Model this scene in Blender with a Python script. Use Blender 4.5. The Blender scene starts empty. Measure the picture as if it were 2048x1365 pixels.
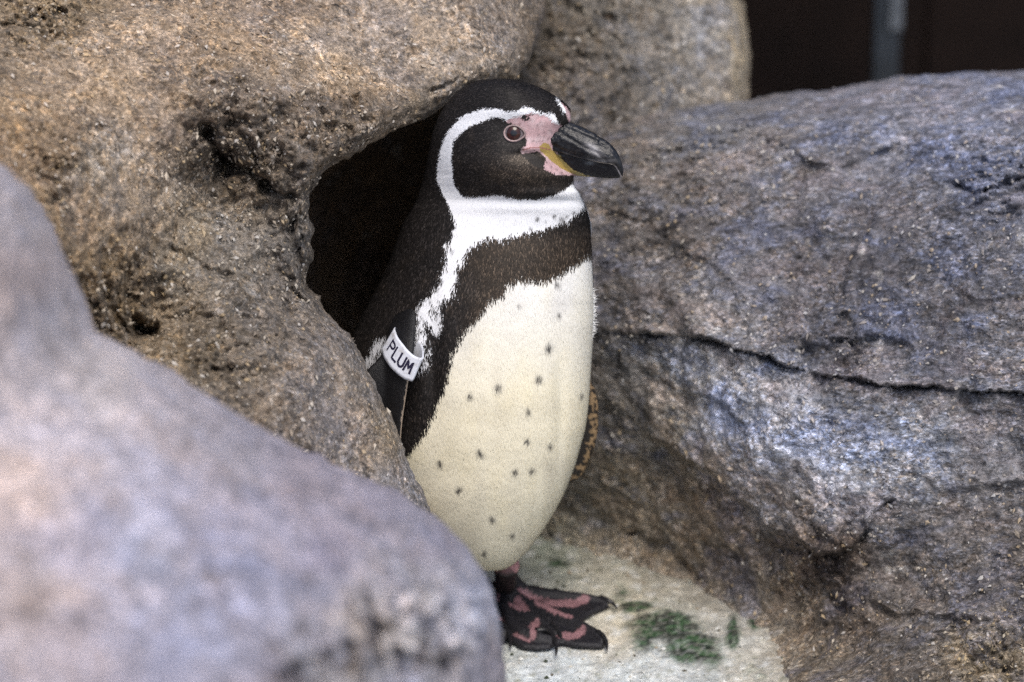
import bpy, math, random
import numpy as np
from mathutils import Vector

random.seed(7)
rng = np.random.default_rng(7)
scene = bpy.context.scene
COL = scene.collection

# ------------------------------------------------------------------ camera
PITCH = math.radians(18.0)
FOC, SENS = 117.0, 36.0
W0, H0 = 2048.0, 1365.0
F = np.array([0, math.cos(PITCH), -math.sin(PITCH)])
U = np.array([0, math.sin(PITCH), math.cos(PITCH)])
R = np.array([1.0, 0, 0])
K = SENS / FOC / W0


def rays(px, py):
    px = np.asarray(px, float); py = np.asarray(py, float)
    x = (px - W0 / 2) * K; y = (H0 / 2 - py) * K
    return F + x[..., None] * R + y[..., None] * U


# the penguin's toes touch the ground at the world origin's height, 3.25 m away
CAM = -rays(1024.0, 1285.0) * 3.25
cam_d = bpy.data.cameras.new("camera")
cam = bpy.data.objects.new("camera", cam_d); COL.objects.link(cam)
cam.location = CAM
cam.rotation_euler = (math.pi / 2 - PITCH, 0, 0)
cam_d.lens = FOC; cam_d.sensor_width = SENS
cam_d.clip_start = 0.05; cam_d.clip_end = 500
cam_d.dof.use_dof = True
cam_d.dof.aperture_fstop = 3.2
cam_d.dof.aperture_blades = 9
scene.camera = cam

# ------------------------------------------------------------------ light
SUN_EL, SUN_AZ = math.radians(58), math.radians(168)   # azimuth: clockwise from +Y
world = bpy.data.worlds.new("World"); scene.world = world
world.use_nodes = True
wn = world.node_tree; wn.nodes.clear()
wo = wn.nodes.new("ShaderNodeOutputWorld")
bg = wn.nodes.new("ShaderNodeBackground")
sky = wn.nodes.new("ShaderNodeTexSky")
sky.sky_type = 'NISHITA'; sky.sun_disc = False
sky.sun_elevation = SUN_EL; sky.sun_rotation = SUN_AZ
sky.air_density = 1.0; sky.dust_density = 3.0; sky.ozone_density = 1.0
bg.inputs['Strength'].default_value = 0.12
wn.links.new(sky.outputs[0], bg.inputs[0]); wn.links.new(bg.outputs[0], wo.inputs[0])
sun_d = bpy.data.lights.new("sun", 'SUN')
sun_d.energy = 1.5; sun_d.angle = math.radians(30); sun_d.color = (1.0, 0.95, 0.88)
sun = bpy.data.objects.new("sun", sun_d); COL.objects.link(sun)
sdir = Vector((math.sin(SUN_AZ) * math.cos(SUN_EL), math.cos(SUN_AZ) * math.cos(SUN_EL), math.sin(SUN_EL)))
sun.rotation_euler = sdir.to_track_quat('Z', 'Y').to_euler()
sun.location = (1, -2, 4)
scene.view_settings.view_transform = 'Standard'
scene.view_settings.look = 'None'
scene.view_settings.exposure = 0.68
scene.view_settings.gamma = 1.0
scene.view_settings.use_curve_mapping = False
scene.cycles.use_denoising = False


# ------------------------------------------------------------------ helpers
def at(px, py, Y):
    """photo pixel + distance Y behind the penguin -> world point"""
    r = rays(px, py)
    t = (np.asarray(Y, float) - CAM[1]) / r[..., 1]
    return CAM + r * t[..., None]


def on_ground(px, py, z=0.0):
    r = rays(px, py)
    t = (z - CAM[2]) / r[..., 2]
    return CAM + r * t[..., None]


def to_px(P):
    d = P - CAM
    dz = d @ F
    return (d @ R) / dz / K + W0 / 2, H0 / 2 - (d @ U) / dz / K


def hash3(ix, iy, iz, seed):
    h = (ix * 374761393 + iy * 668265263 + iz * 2147483647 + seed * 974634727) & 0xFFFFFFFF
    h = ((h ^ (h >> 13)) * 1274126177) & 0xFFFFFFFF
    h = ((h ^ (h >> 16)) * 2246822519) & 0xFFFFFFFF
    return h ^ (h >> 15)


_G = rng.normal(size=(256, 3)); _G /= np.linalg.norm(_G, axis=1)[:, None]


def noise3(p, seed=0):
    p = np.asarray(p, float)
    i = np.floor(p).astype(np.int64); f = p - i
    u = f * f * f * (f * (f * 6 - 15) + 10)
    out = 0
    for dx in (0, 1):
        wx = u[..., 0] if dx else 1 - u[..., 0]
        for dy in (0, 1):
            wy = u[..., 1] if dy else 1 - u[..., 1]
            for dz in (0, 1):
                wz = u[..., 2] if dz else 1 - u[..., 2]
                g = _G[hash3(i[..., 0] + dx, i[..., 1] + dy, i[..., 2] + dz, seed) & 255]
                d = g[..., 0] * (f[..., 0] - dx) + g[..., 1] * (f[..., 1] - dy) + g[..., 2] * (f[..., 2] - dz)
                out = out + wx * wy * wz * d
    return out * 1.6


def fbm(p, octaves=4, seed=0, gain=0.5, ridged=False):
    p = np.asarray(p, float); a = 1.0; s = 0; tot = 0
    for o in range(octaves):
        n = noise3(p * (2.03 ** o) + 13.7 * o, seed + o)
        if ridged: n = 1 - 2 * np.abs(n)
        s = s + a * n; tot += a; a *= gain
    return s / tot


def seg_dist(px, py, pts, closed=False):
    pts = np.asarray(pts, float)
    n = len(pts); best = np.full(px.shape, 1e9); along = np.zeros(px.shape); side = np.zeros(px.shape)
    for k in range(n if closed else n - 1):
        a = pts[k]; b = pts[(k + 1) % n]; ab = b - a; L2 = ab @ ab + 1e-9
        t = np.clip(((px - a[0]) * ab[0] + (py - a[1]) * ab[1]) / L2, 0, 1)
        dx = px - a[0] - t * ab[0]; dy = py - a[1] - t * ab[1]
        d = np.hypot(dx, dy)
        m = d < best
        best = np.where(m, d, best); along = np.where(m, (k + t) / max(n - 1, 1), along)
        side = np.where(m, np.sign(ab[0] * dy - ab[1] * dx), side)
    return best, along, side


def inside(px, py, pts):
    pts = np.asarray(pts, float); n = len(pts)
    c = np.zeros(px.shape, bool)
    for k in range(n):
        x1, y1 = pts[k]; x2, y2 = pts[(k + 1) % n]
        if y1 == y2: continue
        m = (y1 > py) != (y2 > py)
        c ^= m & (px < (x2 - x1) * (py - y1) / (y2 - y1) + x1)
    return c


def sdf(px, py, pts):
    d, _, _ = seg_dist(px, py, pts, True)
    return np.where(inside(px, py, pts), d, -d)


class TPS:
    """thin plate interpolation of scattered control points"""
    def __init__(s, pts, smooth=0.02):
        a = np.asarray(pts, float); s.c = a[:, :2] / 1000; n = len(a)
        A = np.zeros((n + 3, n + 3)); A[:n, :n] = s.k(s.c) + np.eye(n) * smooth * 0.05
        A[:n, n] = 1; A[:n, n + 1:] = s.c; A[n, :n] = 1; A[n + 1:, :n] = s.c.T
        b = np.zeros(n + 3); b[:n] = a[:, 2]
        s.w = np.linalg.solve(A, b)

    def k(s, p):
        r2 = ((p[..., None, :] - s.c) ** 2).sum(-1)
        return 0.5 * r2 * np.log(r2 + 1e-12)

    def __call__(s, px, py):
        p = np.stack([px, py], -1) / 1000
        n = len(s.c)
        return s.k(p) @ s.w[:n] + s.w[n] + p @ s.w[n + 1:]


def blend_cols(px, py, ctrl, power=3.0, soft=40.0):
    c = np.asarray(ctrl, float)
    d2 = (px[..., None] - c[:, 0]) ** 2 + (py[..., None] - c[:, 1]) ** 2 + soft ** 2
    w = d2 ** (-power / 2)
    return (w @ c[:, 2:5]) / w.sum(-1)[..., None]


def new_mesh(name, verts, faces, mat=None, parent=None, smooth=True, col=None, attrs=None):
    """faces: int array (n,3)/(n,4) or list of such arrays"""
    me = bpy.data.meshes.new(name)
    fl = faces if isinstance(faces, list) else [faces]
    fl = [np.asarray(f, np.int32) for f in fl if len(f)]
    verts = np.ascontiguousarray(verts, np.float32)
    me.vertices.add(len(verts)); me.vertices.foreach_set("co", verts.ravel())
    nl = sum(f.size for f in fl); nf = sum(len(f) for f in fl)
    me.loops.add(nl); me.polygons.add(nf)
    me.loops.foreach_set("vertex_index", np.concatenate([f.ravel() for f in fl]))
    tot = np.concatenate([np.full(len(f), f.shape[1], np.int32) for f in fl])
    st = np.concatenate([[0], np.cumsum(tot)[:-1]]).astype(np.int32)
    me.polygons.foreach_set("loop_start", st)
    me.polygons.foreach_set("loop_total", tot)
    me.polygons.foreach_set("use_smooth", np.full(nf, smooth, bool))
    me.update(calc_edges=True); me.validate()
    if col is not None:
        a = me.color_attributes.new("Col", 'FLOAT_COLOR', 'POINT')
        c4 = np.ones((len(verts), 4), np.float32); c4[:, :3] = col
        a.data.foreach_set("color", c4.ravel())
    for k, v in (attrs or {}).items():
        a = me.attributes.new(k, 'FLOAT', 'POINT')
        a.data.foreach_set("value", np.asarray(v, np.float32).ravel())
    ob = bpy.data.objects.new(name, me); COL.objects.link(ob)
    if mat: me.materials.append(mat)
    if parent: ob.parent = parent
    return ob


def tag(o, label=None, cat=None, group=None, kind=None):
    if label: o['label'] = label
    if cat: o['category'] = cat
    if group: o['group'] = group
    if kind: o['kind'] = kind
    return o


def grid_faces(ny, nx, wrap=False):
    i = np.arange(ny - 1)[:, None]; j = np.arange(nx if wrap else nx - 1)[None, :]
    j2 = (j + 1) % nx
    a = i * nx + j; b = i * nx + j2; c = (i + 1) * nx + j2; d = (i + 1) * nx + j
    return np.stack([a, b, c, d], -1).reshape(-1, 4)


def spline(xs, ys, x):
    """monotone-ish cubic (Catmull-Rom in value) interpolation"""
    xs = np.asarray(xs, float); ys = np.asarray(ys, float); x = np.clip(np.asarray(x, float), xs[0], xs[-1])
    h = np.diff(xs); dl = np.diff(ys) / h
    m = np.zeros(len(xs)); m[0] = dl[0]; m[-1] = dl[-1]
    ok = dl[:-1] * dl[1:] > 0
    w1 = 2 * h[1:] + h[:-1]; w2 = h[1:] + 2 * h[:-1]
    with np.errstate(divide='ignore', invalid='ignore'):
        hm = (w1 + w2) / (w1 / dl[:-1] + w2 / dl[1:])
    m[1:-1] = np.where(ok, hm, 0)
    k = np.clip(np.searchsorted(xs, x, side='right') - 1, 0, len(h) - 1)
    t = (x - xs[k]) / h[k]
    return ((2 * t**3 - 3 * t**2 + 1) * ys[k] + (t**3 - 2 * t**2 + t) * h[k] * m[k]
            + (-2 * t**3 + 3 * t**2) * ys[k + 1] + (t**3 - t**2) * h[k] * m[k + 1])


def tube(path, radii, n=10, flat=1.0, up=(0, 0, 1)):
    """closed tapered tube along a 3-D path; returns verts, [quads, tris]"""
    path = np.asarray(path, float); radii = np.asarray(radii, float)
    t = np.gradient(path, axis=0); t /= np.linalg.norm(t, axis=1)[:, None]
    up = np.asarray(up, float)
    s = np.cross(t, up); s /= np.linalg.norm(s, axis=1)[:, None] + 1e-9
    q = np.cross(s, t)
    a = np.linspace(0, 2 * np.pi, n, endpoint=False)
    v = path[:, None] + radii[:, None, None] * (np.cos(a)[None, :, None] * s[:, None] + flat * np.sin(a)[None, :, None] * q[:, None])
    m = len(path)
    V = np.concatenate([v.reshape(-1, 3), path[:1], path[-1:]])
    Q = grid_faces(m, n, True)
    j = np.arange(n); j2 = (j + 1) % n
    T = np.concatenate([np.stack([np.full(n, m * n), j2, j], -1), np.stack([np.full(n, m * n + 1), (m - 1) * n + j, (m - 1) * n + j2], -1)])
    return V, [Q, T]


# ------------------------------------------------------------------ materials
def mat_new(name):
    m = bpy.data.materials.new(name); m.use_nodes = True
    nt = m.node_tree; b = nt.nodes.get('Principled BSDF')
    return m, nt, b


def N(nt, t, **kw):
    n = nt.nodes.new(t)
    for k, v in kw.items():
        if k in n.inputs.keys(): n.inputs[k].default_value = v
        else: setattr(n, k, v)
    return n


def ramp(nt, src, stops):
    r = nt.nodes.new('ShaderNodeValToRGB')
    e = r.color_ramp.elements
    while len(e) < len(stops): e.new(0.5)
    for k, (p, c) in enumerate(stops):
        e[k].position = p
        e[k].color = (*c, 1) if hasattr(c, '__len__') else (c, c, c, 1)
    nt.links.new(src, r.inputs[0])
    return r.outputs[0]


def mixc(nt, a, b, fac, mode='MIX'):
    m = nt.nodes.new('ShaderNodeMix'); m.data_type = 'RGBA'; m.blend_type = mode
    for sock, v in ((m.inputs[0], fac), (m.inputs[6], a), (m.inputs[7], b)):
        if hasattr(v, 'is_linked'): nt.links.new(v, sock)
        elif hasattr(v, '__len__'): sock.default_value = (*v, 1) if len(v) == 3 else v
        else: sock.default_value = v
    return m.outputs[2]


def math_n(nt, op, a, b=None):
    m = nt.nodes.new('ShaderNodeMath'); m.operation = op
    for sock, v in ((m.inputs[0], a), (m.inputs[1], b)):
        if v is None: continue
        if hasattr(v, 'is_linked'): nt.links.new(v, sock)
        else: sock.default_value = v
    return m.outputs[0]


def rock_material(name, warm=(0.34, 0.22, 0.12), cool=(0.22, 0.25, 0.34), hue=0.35, speck=0.6, contrast=1.0,
                  bump=1.0, rough=0.82, speck_a=(0.62, 0.56, 0.46), speck_b=(0.5, 0.36, 0.2), stretch=(1, 1, 1), grain_scale=330):
    m, nt, b = mat_new(name)
    tc = N(nt, 'ShaderNodeTexCoord')
    mp = N(nt, 'ShaderNodeMapping'); mp.inputs['Scale'].default_value = stretch
    nt.links.new(tc.outputs['Object'], mp.inputs[0]); co = mp.outputs[0]
    at_ = N(nt, 'ShaderNodeVertexColor', layer_name='Col')

    def noise(scale, detail=5, rough_=0.6, dist=0.0, src=co):
        n = N(nt, 'ShaderNodeTexNoise', Scale=scale, Detail=detail, Roughness=rough_, Distortion=dist)
        nt.links.new(src, n.inputs['Vector']); return n
    big = noise(9, 4, 0.6); mid = noise(34, 6, 0.7, 0.4); fine = noise(110, 5, 0.75); grain = noise(grain_scale, 3, 0.7)
    tone = noise(17, 5, 0.65, 0.6)
    c = at_.outputs[0]
    hcol = ramp(nt, tone.outputs['Fac'], [(0.36, cool), (0.5, (0.24, 0.22, 0.2)), (0.64, warm)])
    lum = N(nt, 'ShaderNodeRGBToBW'); nt.links.new(c, lum.inputs[0])
    hs = mixc(nt, hcol, lum.outputs[0], 1.0, 'MULTIPLY')
    hs = mixc(nt, hs, (4.3, 4.3, 4.3), 1.0, 'MULTIPLY')
    c = mixc(nt, c, hs, hue)
    k = contrast
    c = mixc(nt, c, ramp(nt, mid.outputs['Fac'], [(0.3, 1 - 0.5 * k), (0.5, 1.0), (0.72, 1 + 0.55 * k)]), 1.0, 'MULTIPLY')
    c = mixc(nt, c, ramp(nt, fine.outputs['Fac'], [(0.3, 1 - 0.62 * k), (0.5, 1.0), (0.7, 1 + 0.6 * k)]), 1.0, 'MULTIPLY')
    c = mixc(nt, c, ramp(nt, grain.outputs['Fac'], [(0.28, 1 - 0.6 * k), (0.5, 1.0), (0.72, 1 + 0.6 * k)]), 1.0, 'MULTIPLY')
    # sharp sand grains: each cell its own tone
    rug = noise(21, 4, 0.65, 0.5)
    gmask = ramp(nt, rug.outputs['Fac'], [(0.36, 0.25 * min(1.0, k)), (0.62, 1.15 * min(1.0, k))])
    for sc_, lo_, hi_, po in ((430, 0.42, 1.75, 1.0), (190, 0.62, 1.5, 1.0)):
        wv = N(nt, 'ShaderNodeTexVoronoi', Scale=sc_, Randomness=1.0); nt.links.new(co, wv.inputs['Vector'])
        sp_ = N(nt, 'ShaderNodeSeparateColor'); nt.links.new(wv.outputs['Color'], sp_.inputs[0])
        tn = ramp(nt, sp_.outputs[0], [(0.0, lo_), (0.35, 0.88), (0.7, 1.05), (1.0, hi_)])
        tt_ = ramp(nt, sp_.outputs[1], [(0.0, (1.07, 1.0, 0.91)), (0.5, (1, 1, 1)), (1.0, (0.95, 1.0, 1.08))])
        c = mixc(nt, c, mixc(nt, (1, 1, 1), mixc(nt, tn, tt_, 1.0, 'MULTIPLY'), gmask), 1.0, 'MULTIPLY')
        if sc_ == 430: gr_h = sp_.outputs[0]
    # pale mineral specks and dark pits, gathered in patches
    vo = N(nt, 'ShaderNodeTexVoronoi', Scale=210, Randomness=1.0); nt.links.new(co, vo.inputs['Vector'])
    sm = ramp(nt, vo.outputs['Distance'], [(0.12, 1.0), (0.3, 0.0)])
    patch = ramp(nt, big.outputs['Fac'], [(0.42, 0.15), (0.62, 1.0)])
    sep = N(nt, 'ShaderNodeSeparateColor'); nt.links.new(vo.outputs['Color'], sep.inputs[0])
    pick = ramp(nt, sep.outputs[0], [(0.70, 0.0), (0.74, 1.0)])
    msk = math_n(nt, 'MULTIPLY', math_n(nt, 'MULTIPLY', sm, pick), patch)
    msk = math_n(nt, 'MULTIPLY', msk, speck)
    scol = mixc(nt, speck_a, speck_b, sep.outputs[1])
    c = mixc(nt, c, scol, msk)
    pick2 = ramp(nt, sep.outputs[2], [(0.80, 0.0), (0.84, 1.0)])
    c = mixc(nt, c, (0.035, 0.03, 0.028), math_n(nt, 'MULTIPLY', math_n(nt, 'MULTIPLY', sm, pick2), 0.8))
    nt.links.new(c, b.inputs['Base Color'])
    b.inputs['Roughness'].default_value = rough
    b.inputs['Specular IOR Level'].default_value = 0.3
    h = math_n(nt, 'ADD', math_n(nt, 'MULTIPLY', fine.outputs['Fac'], 0.9), math_n(nt, 'MULTIPLY', grain.outputs['Fac'], 0.35))
    h = math_n(nt, 'ADD', h, math_n(nt, 'MULTIPLY', msk, 0.15))
    h = math_n(nt, 'ADD', h, math_n(nt, 'MULTIPLY', gr_h, 0.14))
    bp = N(nt, 'ShaderNodeBump', Strength=0.9 * bump, Distance=0.006); nt.links.new(h, bp.inputs['Height'])
    nt.links.new(bp.outputs[0], b.inputs['Normal'])
    return m


def attr_material(name, rough=0.5, spec=0.4, bump_scale=None, bump=0.3, coat=0.0, vary=0.0, vary_scale=200, dist=0.002):
    m, nt, b = mat_new(name)
    a = N(nt, 'ShaderNodeVertexColor', layer_name='Col')
    c = a.outputs[0]
    tc = N(nt, 'ShaderNodeTexCoord')
    if vary:
        n = N(nt, 'ShaderNodeTexNoise', Scale=vary_scale, Detail=4.0, Roughness=0.65); nt.links.new(tc.outputs['Object'], n.inputs['Vector'])
        c = mixc(nt, c, ramp(nt, n.outputs['Fac'], [(0.3, 1 - vary), (0.7, 1 + vary)]), 1.0, 'MULTIPLY')
    nt.links.new(c, b.inputs['Base Color'])
    b.inputs['Roughness'].default_value = rough
    b.inputs['Specular IOR Level'].default_value = spec
    b.inputs['Coat Weight'].default_value = coat; b.inputs['Coat Roughness'].default_value = 0.15
    if bump_scale:
        n = N(nt, 'ShaderNodeTexNoise', Scale=bump_scale, Detail=4.0, Roughness=0.6); nt.links.new(tc.outputs['Object'], n.inputs['Vector'])
        bp = N(nt, 'ShaderNodeBump', Strength=bump, Distance=dist); nt.links.new(n.outputs['Fac'], bp.inputs['Height'])
        nt.links.new(bp.outputs[0], b.inputs['Normal'])
    return m


# ------------------------------------------------------------------ rocks
def soft(x, a, b):
    t = np.clip((x - a) / (b - a), 0, 1); return t * t * (3 - 2 * t)


def build_rock(name, poly, yctrl, cols, mat, label, cat='rock', step=4.0, roll=90.0, roll_y=0.10, jag=5.0, cracks=(), holes=(),
               amp=0.006, amp2=0.012, amp3=0.02, rough_zones=(), seed=0, back=0.25, inward=60.0, warp_cols=40.0, tweak=None, ridg=0.4, pits=0.004, strata=0.003, grit=0, gam=1.3, cloud=.8, lichen=.5, ledges=()):
    poly = np.asarray(poly, float)
    x0, y0 = poly.min(0) - step; x1, y1 = poly.max(0) + step
    gx = np.arange(x0, x1 + step, step); gy = np.arange(y0, y1 + step, step)
    PX, PY = np.meshgrid(gx, gy)
    Yf = TPS(yctrl)
    sd = sdf(PX, PY, poly)
    q = np.stack([PX, PY, np.zeros_like(PX)], -1)
    sd = sd + jag * fbm(q / 38.0, 4, seed + 50)
    gyd, gxd = np.gradient(sd, step)
    gl = np.hypot(gxd, gyd) + 1e-6; gxd /= gl; gyd /= gl
    out = sd < 0
    near = out & (sd > -1.6 * step)
    PX = np.where(near, PX + gxd * (-sd), PX); PY = np.where(near, PY + gyd * (-sd), PY)
    sdc = np.maximum(sd, 0)
    Y = Yf(PX, PY)
    s = np.clip(1 - sdc / roll, 0, 1)
    Y = Y + roll_y * (1 - np.sqrt(np.maximum(1 - s * s, 0)))
    P = at(PX, PY, Y)
    rz = np.zeros_like(PX)
    for (zx, zy, zr, za) in rough_zones:
        rz = rz + za * np.exp(-(((PX - zx) ** 2 + (PY - zy) ** 2) / zr ** 2))
    d = amp3 * fbm(P * 4.5, 3, seed + 1) + amp2 * fbm(P * 13, 4, seed + 5) + amp * (1 + rz * 3) * fbm(P * 45, 4, seed + 9, 0.6)
    d += amp * ridg * fbm(P * 26, 3, seed + 15, 0.55, True) * (0.6 + rz)
    d += 0.35 * amp * (1 + 2.5 * rz) * fbm(P * 150, 2, seed + 21)
    d -= pits * (.35 + 1.5 * rz) * soft(fbm(P * 62, 3, seed + 90, 0.55), .18, .5)
    d += strata * fbm(P * np.array([14, 14, 62.0]), 4, seed + 95, 0.6)
    dark = np.zeros_like(PX)
    wx = 16 * fbm(q / 60.0, 4, seed + 30); wy = 16 * fbm(q / 60.0, 4, seed + 35)
    for (pts, w, depth, lip) in cracks:
        jx_ = wx * 0.8 + 5 * fbm(q / 17.0, 3, seed + 41); jy_ = wy * 0.8 + 5 * fbm(q / 17.0, 3, seed + 43)
        dd, al, side = seg_dist(PX + jx_, PY + jy_, pts)
        nal = np.stack([PX / 70, PY / 70, 0 * PX + 3.3], -1)
        mod = np.clip(0.62 + 1.5 * fbm(nal, 3, seed + 40), 0.0, 1.5)
        mod = mod * np.clip(np.minimum(al, 1 - al) * 10 + 0.15, 0, 1)
        ww = w * np.clip(0.45 + 1.5 * fbm(nal * 1.3 + 7, 3, seed + 44) + .4 * mod, .35, 1.7)
        d -= depth * mod * np.exp(-(dd / ww) ** 2)
        d += lip * (.4 + mod) * np.exp(-np.abs(dd - ww) / 30.0) * (side < 0) * soft(dd, 0, ww)
        d += lip * .35 * np.exp(-dd / 60.0) * (side >= 0) * (fbm(q / 40.0, 2, seed + 45))
        dark = np.maximum(dark, 0.35 * np.exp(-(dd / (ww * 1.2)) ** 2) * np.clip(mod, 0, 1))
    for (pts, hgt, fall) in ledges:
        jx_ = wx * 1.1 + 6 * fbm(q / 20.0, 3, seed + 47); jy_ = wy * 1.1 + 6 * fbm(q / 20.0, 3, seed + 48)
        dd, al, side = seg_dist(PX + jx_, PY + jy_, pts)
        env = np.clip(np.minimum(al, 1 - al) * 6, 0, 1) * np.clip(.8 + 1.1 * fbm(np.stack([PX / 90, PY / 90, 0 * PX + 1.7], -1), 3, seed + 49), .1, 1.5)
        d += hgt * env * np.where(side > 0, -soft(dd, -4, 12) * np.exp(-dd / fall), .35 * np.exp(-dd / (fall * .5)))
        dark = np.maximum(dark, .1 * env * np.exp(-(dd / 7) ** 2) * (side > 0))
    for (hx, hy, hr, hd) in holes:
        rr = np.hypot(PX + wx * 1.4 - hx, PY + wy * 1.4 - hy) / hr
        d -= hd * np.exp(-rr ** 4)
        dark = np.maximum(dark, 0.4 * np.exp(-rr ** 4))
    fade = np.clip(sdc / 14.0, 0.35, 1)
    P = at(PX, PY, Y - d * fade)
    # colour: regional stains mixed with painted sun and sky tones, wandering borders
    wob = warp_cols * 2.2
    cx_ = PX + wob * fbm(q / 110.0, 4, seed + 60); cy_ = PY + wob * fbm(q / 110.0, 4, seed + 66)
    ca = np.array(cols, float); mc = ca[:, 2:5].mean(0); ca[:, 2:5] = mc * (ca[:, 2:5] / mc) ** gam
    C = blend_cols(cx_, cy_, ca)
    Pn = at(PX, PY, Y)
    C = C * np.exp(cloud * (.6 * fbm(Pn * 15, 4, seed + 70) + .5 * fbm(Pn * 48, 3, seed + 73, .6)))[..., None]
    lich = lichen * soft(fbm(Pn * 75, 3, seed + 76, .6), .22, .42) * soft(fbm(Pn * 11, 2, seed + 79), .0, .35)
    C = C * (1 - lich[..., None]) + np.array([.46, .44, .42]) * lich[..., None]
    stain = .55 * soft(fbm(Pn * 60, 4, seed + 82, .6), .15, .4) * soft(fbm(Pn * 13 + 5, 2, seed + 85), .0, .3)
    C = C * (1 - stain[..., None]) + C * np.array([.32, .28, .26]) * stain[..., None]
    recess_shade = np.array([0.055, 0.045, 0.036])  # painted shade for cracks, ledge undersides and holes, on top of the relief
    C = C * (1 - dark[..., None]) + recess_shade * dark[..., None]
    if tweak is not None: C = tweak(C, PX, PY, q)
    ny, nx = PX.shape
    keepv = sd > -1.6 * step
    fcs = grid_faces(ny, nx)
    ok = keepv.ravel()[fcs].all(1) & ((~out).ravel()[fcs].any(1))
    fcs = fcs[ok][:, ::-1]
    V = P.reshape(-1, 3); CC = C.reshape(-1, 3)
    used = np.unique(fcs); remap = -np.ones(len(V), int); remap[used] = np.arange(len(used))
    fcs = remap[fcs]; V = V[used]; CC = CC[used]
    bx = PX.ravel()[used]; by = PY.ravel()[used]; bgx = gxd.ravel()[used]; bgy = gyd.ravel()[used]; bY = V[:, 1]
    # rim that carries the rock's flank round to its back
    e = np.concatenate([fcs[:, [0, 1]], fcs[:, [1, 2]], fcs[:, [2, 3]], fcs[:, [3, 0]]])
    key = np.sort(e, 1); kk = key[:, 0] * (len(V) + 1) + key[:, 1]
    _, inv, cnt = np.unique(kk, return_inverse=True, return_counts=True)
    be = e[cnt[inv] == 1]
    bv = np.unique(be); rm = -np.ones(len(V), int); rm[bv] = np.arange(len(bv))
    rings = 7; allV = [V]; allC = [CC]; fl = [fcs]; base = len(V); prev = None
    for k in range(1, rings + 1):
        ph = k / rings * math.pi / 2
        ins = inward * (1 - math.cos(ph)); yy = bY[bv] + 0.004 + back * math.sin(ph)
        Pk = at(bx[bv] + bgx[bv] * ins, by[bv] + bgy[bv] * ins, yy)
        Pk = Pk + 0.006 * fbm(Pk * 30, 3, seed + 80)[:, None] * np.array([1, 0, 1])
        allV.append(Pk); allC.append(CC[bv])
        if prev is None: fl.append(np.stack([be[:, 1], be[:, 0], base + rm[be[:, 0]], base + rm[be[:, 1]]], -1))
        else: fl.append(np.stack([prev + rm[be[:, 1]], prev + rm[be[:, 0]], base + rm[be[:, 0]], base + rm[be[:, 1]]], -1))
        prev = base; base += len(bv)
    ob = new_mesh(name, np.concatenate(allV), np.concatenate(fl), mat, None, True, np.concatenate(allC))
    if cat: tag(ob, label, cat)
    if grit:
        # loose grains and shell bits stuck on the surface, one joined part
        gr = np.random.default_rng(seed + 3)
        nrm = np.cross(np.gradient(P, axis=1), np.gradient(P, axis=0)); nrm /= np.linalg.norm(nrm, axis=-1)[..., None] + 1e-9
        nrm = np.where(((nrm * F).sum(-1) > 0)[..., None], -nrm, nrm)
        vis = (sd > 2) & (PX > -150) & (PX < 2200) & (PY > -150) & (PY < 1500)
        wgt_ = (vis * (.35 + rz) * np.clip(.5 + 1.6 * fbm(q / 70.0, 3, seed + 4), .03, 2)).ravel()
        pk_ = gr.choice(wgt_.size, grit, p=wgt_ / wgt_.sum())
        o = P.reshape(-1, 3)[pk_] + gr.normal(size=(grit, 3)) * .001; nn_ = nrm.reshape(-1, 3)[pk_]
        bs = C.reshape(-1, 3)[pk_]
        sz = .0007 + .0011 * gr.random(grit) ** 2.5 * 1.6
        octa = np.array([[1, 0, 0], [0, 1, 0], [-1, 0, 0], [0, -1, 0], [0, 0, 1], [0, 0, -1]], float)
        vv = octa[None] * gr.uniform(.55, 1.3, (grit, 6, 1)) * sz[:, None, None]
        vv[:, :, 0] *= gr.uniform(.7, 2.2, grit)[:, None]
        ax_ = gr.normal(size=(grit, 3)); ax_ /= np.linalg.norm(ax_, axis=1)[:, None]
        b1 = np.cross(nn_, ax_); b1 /= np.linalg.norm(b1, axis=1)[:, None]; b2 = np.cross(nn_, b1)
        vv = vv[..., :1] * b1[:, None] + vv[..., 1:2] * b2[:, None] + vv[..., 2:] * nn_[:, None] * .8
        GV = (o + nn_ * sz[:, None] * .25)[:, None] + vv
        t8 = np.array([[0, 1, 4], [1, 2, 4], [2, 3, 4], [3, 0, 4], [1, 0, 5], [2, 1, 5], [3, 2, 5], [0, 3, 5]])
        pal = np.array([[.55, .50, .42], [.45, .34, .2], [.6, .58, .55], [.2, .17, .14], [.05, .045, .04], [.32, .27, .21]])
        gc_ = pal[gr.choice(6, grit, p=[.14, .14, .1, .22, .2, .2])] * .55 + bs * .6
        g_ = new_mesh("grit", GV.reshape(-1, 3), (np.arange(grit)[:, None, None] * 6 + t8).reshape(-1, 3), m_grit, ob, False, np.repeat(gc_, 6, 0))
        g_['kind'] = 'stuff'
    return ob


m_grit = attr_material('grit', rough=.8, spec=.25)

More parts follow.
